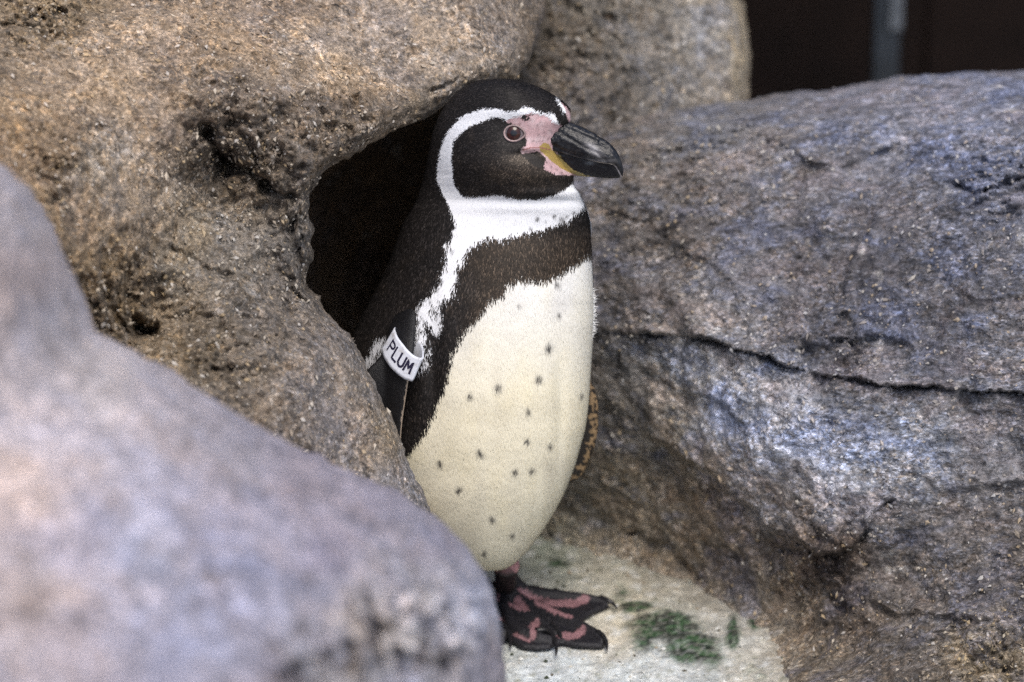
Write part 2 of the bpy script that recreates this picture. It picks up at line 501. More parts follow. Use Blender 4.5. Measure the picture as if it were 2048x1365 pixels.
# ---- ground
m_ground = rock_material("pale_wet_stone", warm=(0.34, 0.27, 0.19), cool=(0.21, 0.25, 0.23), hue=0.08, speck=0.2, contrast=0.3, bump=0.7, rough=0.6)
core_x = np.arange(-0.35, 0.75, 0.0035); core_y = np.arange(-0.45, 0.7, 0.0045)
far = np.geomspace(0.03, 80, 26)
gx = np.concatenate([core_x[0] - far[::-1], core_x, core_x[-1] + far])
gy = np.concatenate([core_y[0] - far[::-1], core_y, core_y[-1] + far])
GX, GY = np.meshgrid(gx, gy)
gp = np.stack([GX, GY, np.zeros_like(GX)], -1)
fz = np.exp(-np.maximum(np.hypot(GX - .1, GY) - .8, 0))
GZ = (0.004 * fbm(gp * 12, 4, 300) + 0.0022 * fbm(gp * 60, 3, 310)) * fz - 0.002
gpx, gpy = to_px(np.stack([GX, GY, GZ], -1))
gq = np.stack([gpx, gpy, 0 * gpx], -1)
near_core = (np.abs(GX) < 1.5) & (np.abs(GY) < 1.5)
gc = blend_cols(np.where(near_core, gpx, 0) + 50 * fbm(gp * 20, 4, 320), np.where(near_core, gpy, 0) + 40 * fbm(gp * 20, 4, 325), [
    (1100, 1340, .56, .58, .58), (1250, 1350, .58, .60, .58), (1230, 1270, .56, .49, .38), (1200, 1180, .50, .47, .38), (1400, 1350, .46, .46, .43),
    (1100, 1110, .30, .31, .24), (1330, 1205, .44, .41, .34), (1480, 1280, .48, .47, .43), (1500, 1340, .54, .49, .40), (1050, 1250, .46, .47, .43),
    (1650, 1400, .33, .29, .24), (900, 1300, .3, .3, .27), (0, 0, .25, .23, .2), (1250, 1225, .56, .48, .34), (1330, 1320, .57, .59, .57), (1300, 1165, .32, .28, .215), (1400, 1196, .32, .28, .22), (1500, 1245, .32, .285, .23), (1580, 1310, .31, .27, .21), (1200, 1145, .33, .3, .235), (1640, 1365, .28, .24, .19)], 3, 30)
gn = fbm(gp * np.array([55, 38, 1]), 4, 345, .65)
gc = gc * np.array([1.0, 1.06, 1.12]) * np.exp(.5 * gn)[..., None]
flake = soft(fbm(gp * np.array([75, 50, 1]), 3, 350, .6), .12, .35)[..., None] * .55
gc = gc * (1 - flake) + np.array([.68, .70, .69]) * flake
fl2 = soft(fbm(gp * np.array([80, 55, 1]) + 9, 3, 352, .6), .2, .4)[..., None] * .6
gc = gc * (1 - fl2) + np.array([.20, .21, .15]) * fl2
alg = np.zeros_like(GX)
for ax, ay, rx, ry, s in [(1330, 1255, 70, 34, 1.1), (1380, 1295, 60, 36, 1.0), (1270, 1215, 40, 13, .9), (1240, 1195, 22, 26, .55), (1290, 1270, 35, 40, .8),
                          (1466, 1268, 13, 34, 1.3), (1513, 1245, 16, 14, 1.2), (1105, 1345, 22, 8, .5), (1420, 1320, 40, 22, .7), (1510, 1350, 30, 20, .4),
                          (1120, 1130, 30, 9, .6)]:
    alg = np.maximum(alg, s * np.exp(-(((gpx - ax) / rx) ** 2 + ((gpy - ay) / ry) ** 2) ** 1.3))
wisp = .6 * fbm(gp * np.array([45, 30, 1]), 5, 330, 0.65) + .25 * fbm(gp * np.array([190, 110, 1]), 3, 335, .7)
alg = soft(alg * 1.3 + wisp, 0.15, .95) * np.clip(.9 + .7 * fbm(gp * np.array([240, 150, 1]), 3, 338, .65), .1, 1)
alg_c = np.where((fbm(gp * 70, 3, 340) > 0.0)[..., None], np.array([0.026, 0.075, 0.028]), np.array([0.012, 0.022, 0.014]))
gc = gc * (1 - alg[..., None]) + alg_c * alg[..., None]
GZ = GZ + alg * 0.002
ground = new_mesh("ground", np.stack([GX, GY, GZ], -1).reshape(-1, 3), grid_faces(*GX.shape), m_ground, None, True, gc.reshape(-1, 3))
tag(ground, "pale damp stone ground with dark green algae beside the penguin's foot", None, None, "structure")

# loose grit lying on the floor
gr = np.random.default_rng(44); n_ = 2200
gpos = np.stack([gr.uniform(-.1, .5, n_), gr.uniform(-.25, .5, n_), np.zeros(n_)], -1)
gsz = .0006 + .0022 * gr.random(n_) ** 4
octa = np.array([[1, 0, 0], [0, 1, 0], [-1, 0, 0], [0, -1, 0], [0, 0, 1], [0, 0, -1]], float)
gvv = octa[None] * gr.uniform(.5, 1.3, (n_, 6, 1)) * gsz[:, None, None]
gpos[:, 2] = .004 * fbm(gpos * 12, 4, 300) + .0022 * fbm(gpos * 60, 3, 310) - .002 + gsz * .3
t8 = np.array([[0, 1, 4], [1, 2, 4], [2, 3, 4], [3, 0, 4], [1, 0, 5], [2, 1, 5], [3, 2, 5], [0, 3, 5]])
pal_ = np.array([[.5, .47, .4], [.3, .25, .18], [.6, .6, .57], [.08, .07, .05], [.04, .05, .03]])
fg = new_mesh("floor_grit", (gpos[:, None] + gvv).reshape(-1, 3), (np.arange(n_)[:, None, None] * 6 + t8).reshape(-1, 3), m_grit, None, False, np.repeat(pal_[gr.integers(0, 5, n_)], 6, 0))
tag(fg, "fine loose grit scattered over the pale stone floor", "grit", None, "stuff")

# ---- right boulder
right_poly = [(1085, 1700), (1000, 1200), (1010, 900), (1010, 500), (1060, 290), (1180, 222), (1330, 214), (1480, 203), (1560, 187), (1650, 186), (1720, 166), (1850, 150),
              (1950, 145), (2048, 141), (2300, 150), (2500, 200), (2500, 1700)]
right_y = [(1000, 300, .33), (1150, 235, .38), (1480, 205, .36), (1750, 165, .34), (2048, 145, .32), (2400, 150, .32),
           (1050, 400, .26), (1300, 350, .25), (1600, 300, .24), (1600, 450, .15), (2048, 350, .14), (2400, 350, .1), (1300, 500, .18),
           (1050, 650, .23), (1200, 640, .17), (1400, 620, .10), (1700, 690, .03), (2048, 740, -.03), (2400, 760, -.08),
           (1250, 730, .175), (1400, 760, .095), (1550, 850, .01), (1700, 900, -.03), (2048, 870, -.05), (2400, 900, -.12),
           (1050, 900, .27), (1200, 900, .215), (1300, 1000, .19), (1450, 1050, .10), (1600, 1130, .0), (1800, 1100, -.06), (2048, 1150, -.11),
           (1060, 1050, .31), (1120, 1150, .225), (1250, 1190, .165), (1400, 1228, .105), (1550, 1290, .0), (1625, 1365, -.12), (1800, 1365, -.17), (1250, 1135, .20), (1400, 1165, .15), (1550, 1225, .055), (1150, 1100, .255), (1660, 1290, -.055),
           (2048, 1365, -.19), (2048, 1650, -.3), (1650, 1650, -.30), (2450, 1500, -.3), (1100, 1600, -.1)]
right_c = [(1250, 300, .16, .14, .125), (1400, 260, .17, .165, .17), (1700, 230, .185, .19, .235), (1950, 200, .19, .2, .26), (2050, 350, .17, .18, .235),  # blue and pale tones are partly sky light put into the colour
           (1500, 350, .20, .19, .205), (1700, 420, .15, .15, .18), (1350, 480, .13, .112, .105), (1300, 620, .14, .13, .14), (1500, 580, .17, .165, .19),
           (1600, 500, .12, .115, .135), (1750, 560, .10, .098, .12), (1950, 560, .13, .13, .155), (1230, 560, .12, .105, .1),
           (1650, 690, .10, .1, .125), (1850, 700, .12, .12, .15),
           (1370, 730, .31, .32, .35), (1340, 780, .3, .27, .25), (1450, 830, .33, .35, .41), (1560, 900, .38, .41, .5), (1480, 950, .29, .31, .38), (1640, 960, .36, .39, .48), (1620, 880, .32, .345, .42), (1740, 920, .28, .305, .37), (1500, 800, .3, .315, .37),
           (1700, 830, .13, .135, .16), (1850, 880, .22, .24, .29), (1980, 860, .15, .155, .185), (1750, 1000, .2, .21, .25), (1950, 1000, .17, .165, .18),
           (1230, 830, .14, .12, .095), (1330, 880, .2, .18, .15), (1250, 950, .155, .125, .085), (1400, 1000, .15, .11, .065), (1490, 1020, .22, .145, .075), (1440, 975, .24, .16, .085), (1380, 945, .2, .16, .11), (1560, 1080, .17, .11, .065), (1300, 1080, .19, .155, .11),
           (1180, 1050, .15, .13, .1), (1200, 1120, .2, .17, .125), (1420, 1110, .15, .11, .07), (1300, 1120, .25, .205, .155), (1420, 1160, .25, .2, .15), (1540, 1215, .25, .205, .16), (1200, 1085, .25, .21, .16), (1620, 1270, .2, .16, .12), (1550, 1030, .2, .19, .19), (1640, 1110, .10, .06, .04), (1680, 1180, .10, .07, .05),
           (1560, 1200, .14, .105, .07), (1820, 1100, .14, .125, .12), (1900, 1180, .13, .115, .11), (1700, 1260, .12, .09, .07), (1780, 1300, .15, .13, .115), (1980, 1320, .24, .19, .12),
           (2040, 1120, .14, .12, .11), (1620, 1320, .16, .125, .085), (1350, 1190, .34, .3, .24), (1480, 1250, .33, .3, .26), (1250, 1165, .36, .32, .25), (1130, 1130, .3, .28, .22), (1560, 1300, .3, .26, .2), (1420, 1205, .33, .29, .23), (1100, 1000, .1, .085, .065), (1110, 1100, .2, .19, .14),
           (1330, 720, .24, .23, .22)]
m_right = rock_material("blue_grey_rock", hue=0.4, speck=0.7, contrast=0.95, cool=(0.19, 0.22, 0.35), warm=(.29, .22, .18), speck_a=(.55, .55, .58), speck_b=(.36, .35, .38), bump=1.0, stretch=(0.72, 1, 1.25))
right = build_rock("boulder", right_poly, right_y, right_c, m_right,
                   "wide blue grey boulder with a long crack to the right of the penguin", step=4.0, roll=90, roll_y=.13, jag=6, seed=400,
                   cracks=[([(1215, 664), (1290, 671), (1370, 668), (1440, 686), (1500, 708), (1640, 752), (1760, 772), (1850, 776), (1950, 782), (2060, 790), (2300, 800)], 3.2, .022, .016),
                           ([(1535, 1085), (1570, 1105), (1610, 1112), (1680, 1108)], 7, .018, .004), ([(1715, 1090), (1730, 1060), (1745, 1030), (1790, 1000)], 5, .016, .004),
                           ([(1240, 700), (1228, 760)], 5, .008, 0), ([(1255, 1068), (1280, 1060)], 5, .02, 0), ([(1905, 365), (1950, 385), (2010, 372), (2060, 350)], 6, .016, .004),
                           ([(1590, 330), (1625, 350)], 6, .010, 0), ([(1590, 940), (1610, 965)], 5, .01, 0), ([(1090, 1050), (1115, 1090), (1140, 1135)], 7, .014, 0)],
                   holes=[(1130, 1133, 14, .02)],
                   rough_zones=[(1400, 300, 160, .6), (1660, 700, 120, .8), (2000, 370, 80, 1.2), (1650, 1130, 110, .8), (2000, 1330, 140, .8)],
                   ledges=[([(1240, 850), (1330, 885), (1450, 968), (1540, 1050), (1640, 1108), (1705, 1095), (1765, 1000)], .028, 120), ([(1560, 712), (1650, 678), (1740, 668), (1830, 690)], .016, 45),
                           ([(1180, 400), (1300, 455), (1420, 520), (1500, 610)], .007, 90), ([(1500, 240), (1600, 320), (1680, 330), (1800, 290), (1950, 330)], .012, 80), ([(1760, 420), (1700, 520), (1690, 640)], .014, 80),
                           ([(1240, 1040), (1340, 1090), (1420, 1170)], .012, 60), ([(1800, 940), (1900, 980), (2048, 960), (2150, 1000)], .008, 80), ([(1700, 1180), (1800, 1230), (1950, 1225)], .008, 70),
                           ([(1880, 560), (1960, 600), (2080, 590)], .006, 60), ([(1330, 780), (1430, 800), (1520, 870)], .008, 60)],
                   amp=.008, amp2=.016, amp3=.026, pits=.005, gam=1.25, cloud=.55, tweak=lambda C, PX, PY, q: C * (1.0 + .6 * np.exp(-((PX - 1250) / 220) ** 2 - ((PY - 960) / 170) ** 2))[..., None] * np.array([.98, 1, 1.0]) * (1 + .35 * np.exp(-((PX - 1560) / 190) ** 2 - ((PY - 860) / 110) ** 2) * np.clip(.6 + 1.6 * fbm(q / 55.0, 4, 490), 0, 1.6))[..., None], back=.5, inward=40, warp_cols=38, strata=.005, grit=6000)  # tweak paints light into the shaded lower left and the upward bulge

# ---- rock behind the head
back_poly = [(985, -420), (1490, -420), (1485, -200), (1478, 0), (1492, 40), (1500, 110), (1498, 190), (1496, 420), (985, 420)]
back_y = [(760, -400, .62), (1100, -400, .66), (1450, -400, .66), (900, 0, .45), (1100, 0, .47), (1300, 0, .52), (1440, 0, .56), (1100, 150, .36), (1250, 150, .42), (1440, 190, .48), (800, 300, .38), (1440, 420, .42), (1100, 400, .36)]
back_c = [(1080, 60, .14, .115, .085), (1130, 150, .14, .115, .09), (1200, 40, .17, .15, .12), (1300, 100, .19, .175, .155), (1420, 60, .19, .19, .185), (1380, 180, .17, .155, .135), (1200, 200, .14, .12, .1),
          (1448, 100, .2, .19, .17), (1478, -40, .40, .32, .2), (1482, 40, .42, .34, .21), (1488, 100, .42, .34, .21), (1488, 170, .40, .32, .2), (1440, 40, .19, .18, .165), (1440, 160, .18, .165, .15)]
m_back = rock_material("grey_brown_rock", speck_a=(.5, .48, .45), speck_b=(.34, .29, .23), warm=(.29, .22, .16), hue=0.3, speck=0.7, contrast=0.9, bump=1.0)
build_rock("boulder", back_poly, back_y, back_c, m_back, "grey brown rock with a pale cut edge, behind the penguin's beak", step=5.0, roll=42, roll_y=.2, jag=4, seed=500,
           cracks=[([(1180, 20), (1235, 45), (1260, -20)], 8, .02, .006)], rough_zones=[(1150, 60, 160, 1.0)], amp=.008, amp2=.012, amp3=.02, back=.5, inward=20, warp_cols=10, grit=1200, cloud=.6, tweak=lambda C, PX, PY, q: np.where((PX + 6 * fbm(q / 40.0, 3, 590) > 1463)[..., None], np.array([.44, .36, .23]) * (1 + .3 * fbm(q / 25.0, 3, 591))[..., None], C))

# ---- arch rock on the left and above
arch_poly = [(1135, -420), (1112, -150), (1100, -40), (1086, 40), (1066, 110), (1030, 160), (980, 168), (934, 180), (892, 214), (847, 239), (800, 254), (770, 271), (735, 292), (700, 317), (660, 338),
             (640, 352), (634, 372), (619, 384), (616, 420), (621, 440), (628, 466), (621, 488), (628, 520), (612, 545), (612, 580), (640, 604), (665, 638), (700, 676), (722, 716),
             (747, 762), (772, 815), (797, 866), (817, 922), (838, 968), (870, 1040), (930, 1180), (930, 1700), (-420, 1700), (-420, -420)]
arch_y = [(1070, -400, .5), (300, -400, .25), (-400, -400, .1), (1060, 0, .24), (1000, 90, .13), (1000, -30, .19), (900, 170, .055), (900, 40, .12), (800, 230, -.005), (700, 290, -.055), (640, 340, -.09), (620, 450, -.10),
          (620, 560, -.10), (680, 640, -.125), (740, 740, -.155), (800, 860, -.17), (850, 1000, -.18), (700, 100, .05), (700, 200, -.02), (500, 50, .02), (520, 200, -.085), (430, 200, -.10), (450, 350, -.075), (520, 420, -.10),
          (400, 500, -.15), (500, 600, -.18), (600, 720, -.22), (300, 640, -.2), (250, 300, -.17), (100, 100, -.10), (0, 0, -.06), (0, 250, -.24), (150, 480, -.28), (330, 760, -.30), (500, 850, -.29), (-400, 100, -.2), (-400, 700, -.5),
          (800, 1300, -.27), (0, 1300, -.5)]
arch_c = [(50, 40, .24, .185, .12), (130, 20, .2, .15, .09), (200, 150, .31, .235, .16), (60, 220, .31, .23, .15), (350, 80, .30, .23, .165), (330, 250, .27, .21, .155), (500, 60, .26, .2, .145), (600, 30, .22, .165, .115), (650, 110, .29, .235, .18),  # tan of the upper left is partly warm light put into the colour
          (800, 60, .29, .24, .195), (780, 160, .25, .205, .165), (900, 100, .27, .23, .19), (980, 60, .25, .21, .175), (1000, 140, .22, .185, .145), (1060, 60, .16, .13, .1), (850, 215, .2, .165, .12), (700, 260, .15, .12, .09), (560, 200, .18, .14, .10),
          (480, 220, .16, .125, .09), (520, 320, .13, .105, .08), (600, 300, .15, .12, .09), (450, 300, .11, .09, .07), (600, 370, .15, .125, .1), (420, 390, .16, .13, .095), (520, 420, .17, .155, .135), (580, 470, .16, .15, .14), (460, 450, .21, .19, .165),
          (400, 480, .2, .18, .145), (480, 530, .15, .135, .115), (600, 540, .12, .105, .09), (350, 560, .15, .13, .10), (250, 380, .25, .205, .16), (200, 350, .28, .25, .21), (120, 330, .2, .14, .08), (40, 290, .19, .13, .075), (180, 430, .25, .18, .11),
          (210, 520, .2, .145, .08), (280, 600, .17, .125, .075), (330, 660, .19, .15, .10), (240, 640, .14, .105, .065), (450, 640, .16, .135, .105), (550, 640, .16, .14, .12), (500, 720, .18, .15, .115), (420, 720, .14, .11, .07), (640, 680, .17, .15, .135),
          (620, 780, .17, .155, .15), (700, 760, .18, .165, .15), (700, 850, .17, .16, .165), (770, 880, .2, .16, .105), (800, 950, .2, .2, .215), (560, 830, .17, .14, .11)]
m_arch = rock_material("tan_gritty_rock", hue=0.22, speck=1.0, contrast=0.85, bump=1.1, warm=(.36, .24, .12), cool=(.2, .21, .24))
arch = build_rock("rock_arch", arch_poly, arch_y, arch_c, m_arch, "tan and grey gritty rock arching over the dark den to the left of the penguin", step=4.0, roll=46, roll_y=.055, jag=11, seed=600,
                  cracks=[([(402, 222), (412, 275), (447, 318), (505, 352), (560, 388), (612, 402)], 9, .03, .014), ([(455, 130), (500, 200), (530, 195)], 5, .008, 0),
                          ([(200, 610), (260, 640), (310, 678), (300, 700)], 12, .035, .012), ([(0, 55), (45, 42), (90, 12)], 8, .018, .006), ([(350, 440), (345, 500), (420, 540), (500, 560)], 8, .009, .004),
                          ([(380, 0), (395, 120), (400, 200)], 7, .008, 0), ([(420, 735), (470, 752)], 9, .014, 0), ([(520, 175), (528, 205)], 6, .016, 0), ([(700, 300), (780, 225), (860, 185), (930, 150)], 7, .006, .003),
                          ([(560, 610), (590, 632)], 6, .012, 0)],
                  holes=[(410, 262, 20, .045), (450, 322, 26, .04), (120, 30, 13, .02), (700, 205, 10, .012), (290, 665, 22, .03), (535, 375, 16, .025)],
                  rough_zones=[(520, 330, 130, 1.4), (440, 250, 70, .9), (620, 450, 60, 1.6), (620, 560, 60, 1.2), (700, 240, 80, .8), (250, 620, 110, 1.6), (80, 20, 70, 1.4), (450, 700, 90, .8), (120, 330, 80, .9)],
                  amp=.008, amp2=.013, amp3=.018, pits=.004, gam=1.2, cloud=.5, back=.16, inward=34, warp_cols=28, grit=9000, tweak=lambda C, PX, PY, q: C * np.array([1.22, 1.17, 1.12]))

# ---- foreground rock, out of focus
fore_poly = [(-700, 250), (-150, 290), (0, 328), (55, 372), (105, 460), (150, 560), (192, 668), (265, 700), (340, 748), (430, 800), (540, 866), (640, 918), (740, 962), (830, 1005), (900, 1060), (958, 1128),
             (985, 1180), (1000, 1260), (1012, 1365), (1030, 1500), (1080, 1900), (-700, 1900)]
fore_y = [(x, y, d - .12) for x, y, d in [(0, 340, -.72), (180, 680, -.72), (300, 740, -.74), (540, 880, -.73), (830, 1020, -.70), (985, 1200, -.69), (1010, 1365, -.71), (0, 600, -.84), (0, 800, -.90), (300, 900, -.88), (600, 1050, -.86), (850, 1180, -.80),
          (930, 1300, -.76), (0, 1100, -1.02), (400, 1200, -1.0), (700, 1300, -.92), (0, 1400, -1.12), (500, 1450, -1.08), (0, 1850, -1.3), (1000, 1850, -1.0), (-650, 300, -.8), (-650, 1000, -1.2), (-650, 1850, -1.5)]]
fore_c = [(x, y, r * 1.3, g * 1.3, b * 1.34) for x, y, r, g, b in [(50, 430, .40, .36, .35), (40, 550, .36, .30, .28), (130, 640, .40, .37, .37), (200, 760, .46, .42, .40), (60, 850, .50, .45, .45), (30, 980, .52, .42, .36), (300, 830, .42, .38, .38), (450, 900, .36, .33, .34), (600, 980, .33, .29, .31),
          (750, 1010, .30, .27, .30), (880, 1100, .28, .26, .30), (150, 1100, .40, .37, .41), (300, 1100, .36, .36, .42), (450, 1050, .34, .32, .37), (500, 1200, .31, .31, .38), (650, 1120, .31, .28, .33), (350, 1300, .34, .34, .41), (150, 1280, .37, .33, .34),
          (80, 1200, .36, .31, .29), (650, 1300, .36, .36, .42), (780, 1180, .33, .31, .33), (850, 1180, .40, .39, .40), (820, 1260, .42, .40, .38), (760, 1250, .30, .26, .21), (900, 1240, .40, .41, .46), (880, 1320, .33, .30, .28), (720, 1330, .34, .32, .3),
          (650, 1345, .42, .40, .38), (960, 1200, .36, .37, .43), (980, 1320, .24, .22, .24), (820, 1350, .34, .35, .42), (380, 1000, .38, .35, .38), (560, 1350, .2, .18, .2)]]
m_fore = rock_material("pale_lavender_rock", hue=0.15, speck=0.6, contrast=0.7, bump=1.0, warm=(.36, .26, .18), cool=(.22, .25, .34))
build_rock("boulder", fore_poly, fore_y, fore_c, m_fore, "pale lavender grey boulder, blurred in the near left corner", step=5.0, roll=130, roll_y=.14, jag=7, seed=700,
           cracks=[([(560, 1345), (640, 1310), (720, 1280), (790, 1240), (850, 1190)], 8, .014, .014), ([(740, 1330), (800, 1300), (860, 1330), (930, 1290)], 8, .013, .012)],
           holes=[(770, 1245, 14, .014), (880, 1330, 14, .014), (700, 1345, 12, .014), (560, 1355, 12, .02)],
           rough_zones=[(820, 1270, 120, 3.0), (640, 1340, 90, 2.5)], amp=.005, amp2=.012, amp3=.03, back=.55, inward=50, warp_cols=30, gam=1.1, cloud=.3, lichen=.25, tweak=lambda C, PX, PY, q: C * (np.array([.83, .83, .87]) + (np.exp(-((PX - 830) / 150) ** 4 - ((PY - 1270) / 100) ** 4) * np.clip(.15 + 2.4 * fbm(q / 38.0, 3, 790, .6), -.55, .9))[..., None] * np.array([1, .95, .85])))

# ---- den: hollow behind the arch
den_poly = [(330, 30), (1290, 30), (1290, 1330), (330, 1330)]
den_y = [(330, 30, .14), (800, 30, .34), (1290, 30, .5), (330, 700, .05), (1290, 700, .42), (330, 1330, .05), (800, 1330, .3), (1290, 1330, .40), (760, 480, .72), (760, 800, .70), (950, 600, .72), (620, 500, .55), (760, 250, .55), (800, 1100, .55), (1100, 500, .55), (1100, 900, .55)]
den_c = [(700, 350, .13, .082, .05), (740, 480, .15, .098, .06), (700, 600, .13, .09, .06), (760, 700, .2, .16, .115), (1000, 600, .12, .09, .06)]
m_den = rock_material("dark_damp_rock", hue=0.2, speck=0.3, contrast=0.7, bump=1.0, rough=0.75)
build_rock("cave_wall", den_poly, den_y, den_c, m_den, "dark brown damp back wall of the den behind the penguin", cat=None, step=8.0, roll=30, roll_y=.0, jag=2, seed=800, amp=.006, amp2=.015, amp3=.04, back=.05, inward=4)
tag(bpy.data.objects["cave_wall"], "dark brown damp wall of the den behind the penguin", None, None, "structure")

# ---- dark boards in the far right corner, under an added unseen cover
def box(name, lo, hi, mat, parent=None, bev=0.0):
    lo = np.array(lo, float); hi = np.array(hi, float)
    v = np.array([[(lo, hi)[i][0], (lo, hi)[j][1], (lo, hi)[k][2]] for i in (0, 1) for j in (0, 1) for k in (0, 1)])
    f = np.array([[0, 1, 3, 2], [4, 6, 7, 5], [0, 4, 5, 1], [2, 3, 7, 6], [0, 2, 6, 4], [1, 5, 7, 3]])
    ob = new_mesh(name, v, f, mat, parent, False)
    if bev:
        b = ob.modifiers.new("bevel", 'BEVEL'); b.width = bev; b.segments = 2
    return ob


def plain(name, col, rough=0.6, vary=0.25, scale=20, metal=0.0):
    m, nt, b = mat_new(name)
    tc = N(nt, 'ShaderNodeTexCoord')
    n = N(nt, 'ShaderNodeTexNoise', Scale=scale, Detail=5.0, Roughness=0.6); nt.links.new(tc.outputs['Object'], n.inputs['Vector'])
    c = mixc(nt, col, ramp(nt, n.outputs['Fac'], [(0.3, 1 - vary), (0.7, 1 + vary)]), 1.0, 'MULTIPLY')
    nt.links.new(c, b.inputs['Base Color']); b.inputs['Roughness'].default_value = rough; b.inputs['Metallic'].default_value = metal
    return m


m_dark = plain("dark_brown_timber", (0.03, 0.016, 0.011), 0.9, 0.5, 6)
m_post = plain("grey_blue_paint", (0.045, 0.055, 0.07), 0.6, 0.4, 9)
shelter = bpy.data.objects.new("shelter", None); COL.objects.link(shelter)
shelter.location = (0.6, 2.1, 0)
tag(shelter, "dark brown timber boards behind the boulders, shaded by an added unseen cover and sides", "shelter")
xs, k = -0.9, 0
while xs < 1.6:
    box("board", (xs, -0.012 * (k % 2), 0), (xs + .2, 0.03 - 0.012 * (k % 2), 1.1), m_dark, shelter, 0.003); xs += .19; k += 1
box("shade_roof", (-1.0, -1.15, 1.1), (1.7, 0.1, 1.18), m_dark, shelter, 0.01)  # slab added out of view to keep sky light off the boards
for x_ in (-1.0, 1.64): box("shade_side", (x_, -1.1, 0), (x_ + .06, 0.03, 1.1), m_dark, shelter, 0.005)  # unseen sides added to close the boards off from the sky
p1 = at(1772, 60, 1.75)
post = bpy.data.objects.new("post", None); COL.objects.link(post); post.location = (p1[0], 1.75, 0)
tag(post, "grey blue square post standing in the dark gap behind the boulders", "post")
box("shaft", (-0.019, -0.019, 0), (0.019, 0.019, 1.099), m_post, post, 0.003)
p2 = at(1786, 12, 1.75)
box("bracket", (p2[0] - p1[0] - .008, -0.03, p2[2] - .03), (p2[0] - p1[0] + .012, -0.0195, p2[2] + .05), plain("bracket_zinc", (.2, .22, .25), .5, .2, 30), post, 0.002)

# ------------------------------------------------------------------ penguin
penguin = bpy.data.objects.new("penguin", None); COL.objects.link(penguin)
tag(penguin, "black and white banded penguin with a spotted cream belly standing between the rocks", "penguin")

PXM = 0.000513  # metres per photo pixel on the penguin's plane (roughly)
# image row -> left / right outline, half depth
prof = np.array([
    # y,   L,    R,   T(m)
    (158.5, 990, 1000, .004), (160, 968, 1025, .011), (164, 948, 1045, .018), (170, 936, 1064, .0235), (180, 921, 1087, .029), (192, 907, 1108, .033), (205, 896, 1127, .0365), (223, 884, 1141, .039), (240, 875, 1141, .041),
    (260, 868, 1128, .043), (280, 863, 1120, .0445), (300, 859, 1119, .0455), (320, 855, 1124, .0462), (338, 852, 1136, .0465), (352, 849, 1146, .046), (364, 846, 1146, .0445), (374, 843, 1149, .043), (385, 839, 1157, .0425),
    (400, 834, 1164, .043), (423, 822, 1173, .046), (446, 808, 1179, .050), (482, 795, 1181, .057), (520, 781, 1183, .064), (560, 764, 1185, .070), (600, 742, 1187, .0755), (640, 721, 1187, .0795), (680, 704, 1185, .0825), (740, 690, 1181, .0855),
    (800, 684, 1177, .087), (850, 684, 1171, .0865), (890, 690, 1161, .0855), (940, 705, 1146, .082), (990, 730, 1126, .077), (1035, 768, 1101, .069), (1080, 815, 1071, .057), (1110, 855, 1046, .045), (1128, 900, 1026, .032), (1138, 940, 1005, .018), (1142, 965, 985, .005)])


def body_par(y):
    L = spline(prof[:, 0], prof[:, 1], y); Rr = spline(prof[:, 0], prof[:, 2], y); T = spline(prof[:, 0], prof[:, 3], y)
    hd = 1 - soft(y, 350, 480)          # 1 on the head, 0 on the torso
    shear = -0.34 * hd - 0.10 * (1 - hd)
    taper = 0.45 * hd
    yc = 0.012 * (1 - hd) + 0.004
    return L, Rr, T, shear, taper, yc, hd


def body_Y(px, y, th=None, sgn=-1):
    L, Rr, T, shear, taper, yc, hd = body_par(y)
    cx = (L + Rr) / 2; a = (Rr - L) / 2
    u = np.clip((px - cx) / a, -1, 1)
    s = np.sqrt(1 - u * u) * sgn if th is None else np.sin(th)
    return yc + shear * (px - cx) * PXM + T * s * (1 - taper * np.maximum(u, 0) ** 2) + relief(px, y) * (s < 0)


def relief(px, y):
    """small swellings and hollows of the near side, metres, negative = towards the viewer"""
    g = lambda x0, y0, rx, ry: np.exp(-((px - x0) / rx) ** 2 - ((y - y0) / ry) ** 2)
    r = 0.0035 * g(1027, 267, 30, 24) - 0.0045 * g(1000, 340, 90, 40) - 0.003 * g(1030, 222, 60, 14)
    r = r - 0.0022 * g(1058, 297, 24, 6) + 0.002 * g(1060, 308, 30, 5) + 0.0018 * g(1040, 400, 110, 8) - .0025 * g(1075, 385, 70, 10)
    r = r + 0.004 * g(868, 720, 16, 90) + 0.0042 * g(1122, 830, 13, 130) + .002 * g(1080, 960, 12, 90) + .0015 * g(985, 800, 16, 120) - 0.0025 * g(1040, 880, 110, 160)
    return r


# --- plumage pattern, in photo pixels of the near side
P_white = [(1051, 214), (1036, 221), (1017, 222), (995, 216), (972, 216), (950, 221), (925, 233), (911, 247), (897, 262), (886, 284), (879, 309), (875, 337), (874, 359), (881, 376), (892, 398), (904, 425),
           (911, 448), (905, 460), (899, 476), (892, 492), (889, 530), (877, 564), (857, 586), (834, 610), (831, 640), (829, 684), (828, 712), (837, 706), (848, 686), (855, 668), (853, 655), (858, 650), (868, 664), (874, 676), (884, 645), (880, 626), (882, 600),
           (899, 592), (911, 578), (920, 534), (932, 512), (948, 486), (967, 480), (1000, 476), (1039, 471), (1067, 465), (1101, 452), (1134, 443), (1148, 430), (1162, 416), (1172, 404), (1260, 380), (1200, 330), (1150, 300), (1110, 226), (1084, 224), (1064, 215)]
P_white2 = [(863, 676), (868, 690), (864, 708), (855, 728), (844, 744), (836, 740), (846, 714), (852, 698)]
P_white3 = [(757, 673), (776, 670), (769, 692), (757, 712), (731, 739), (720, 728), (737, 708), (744, 686)]
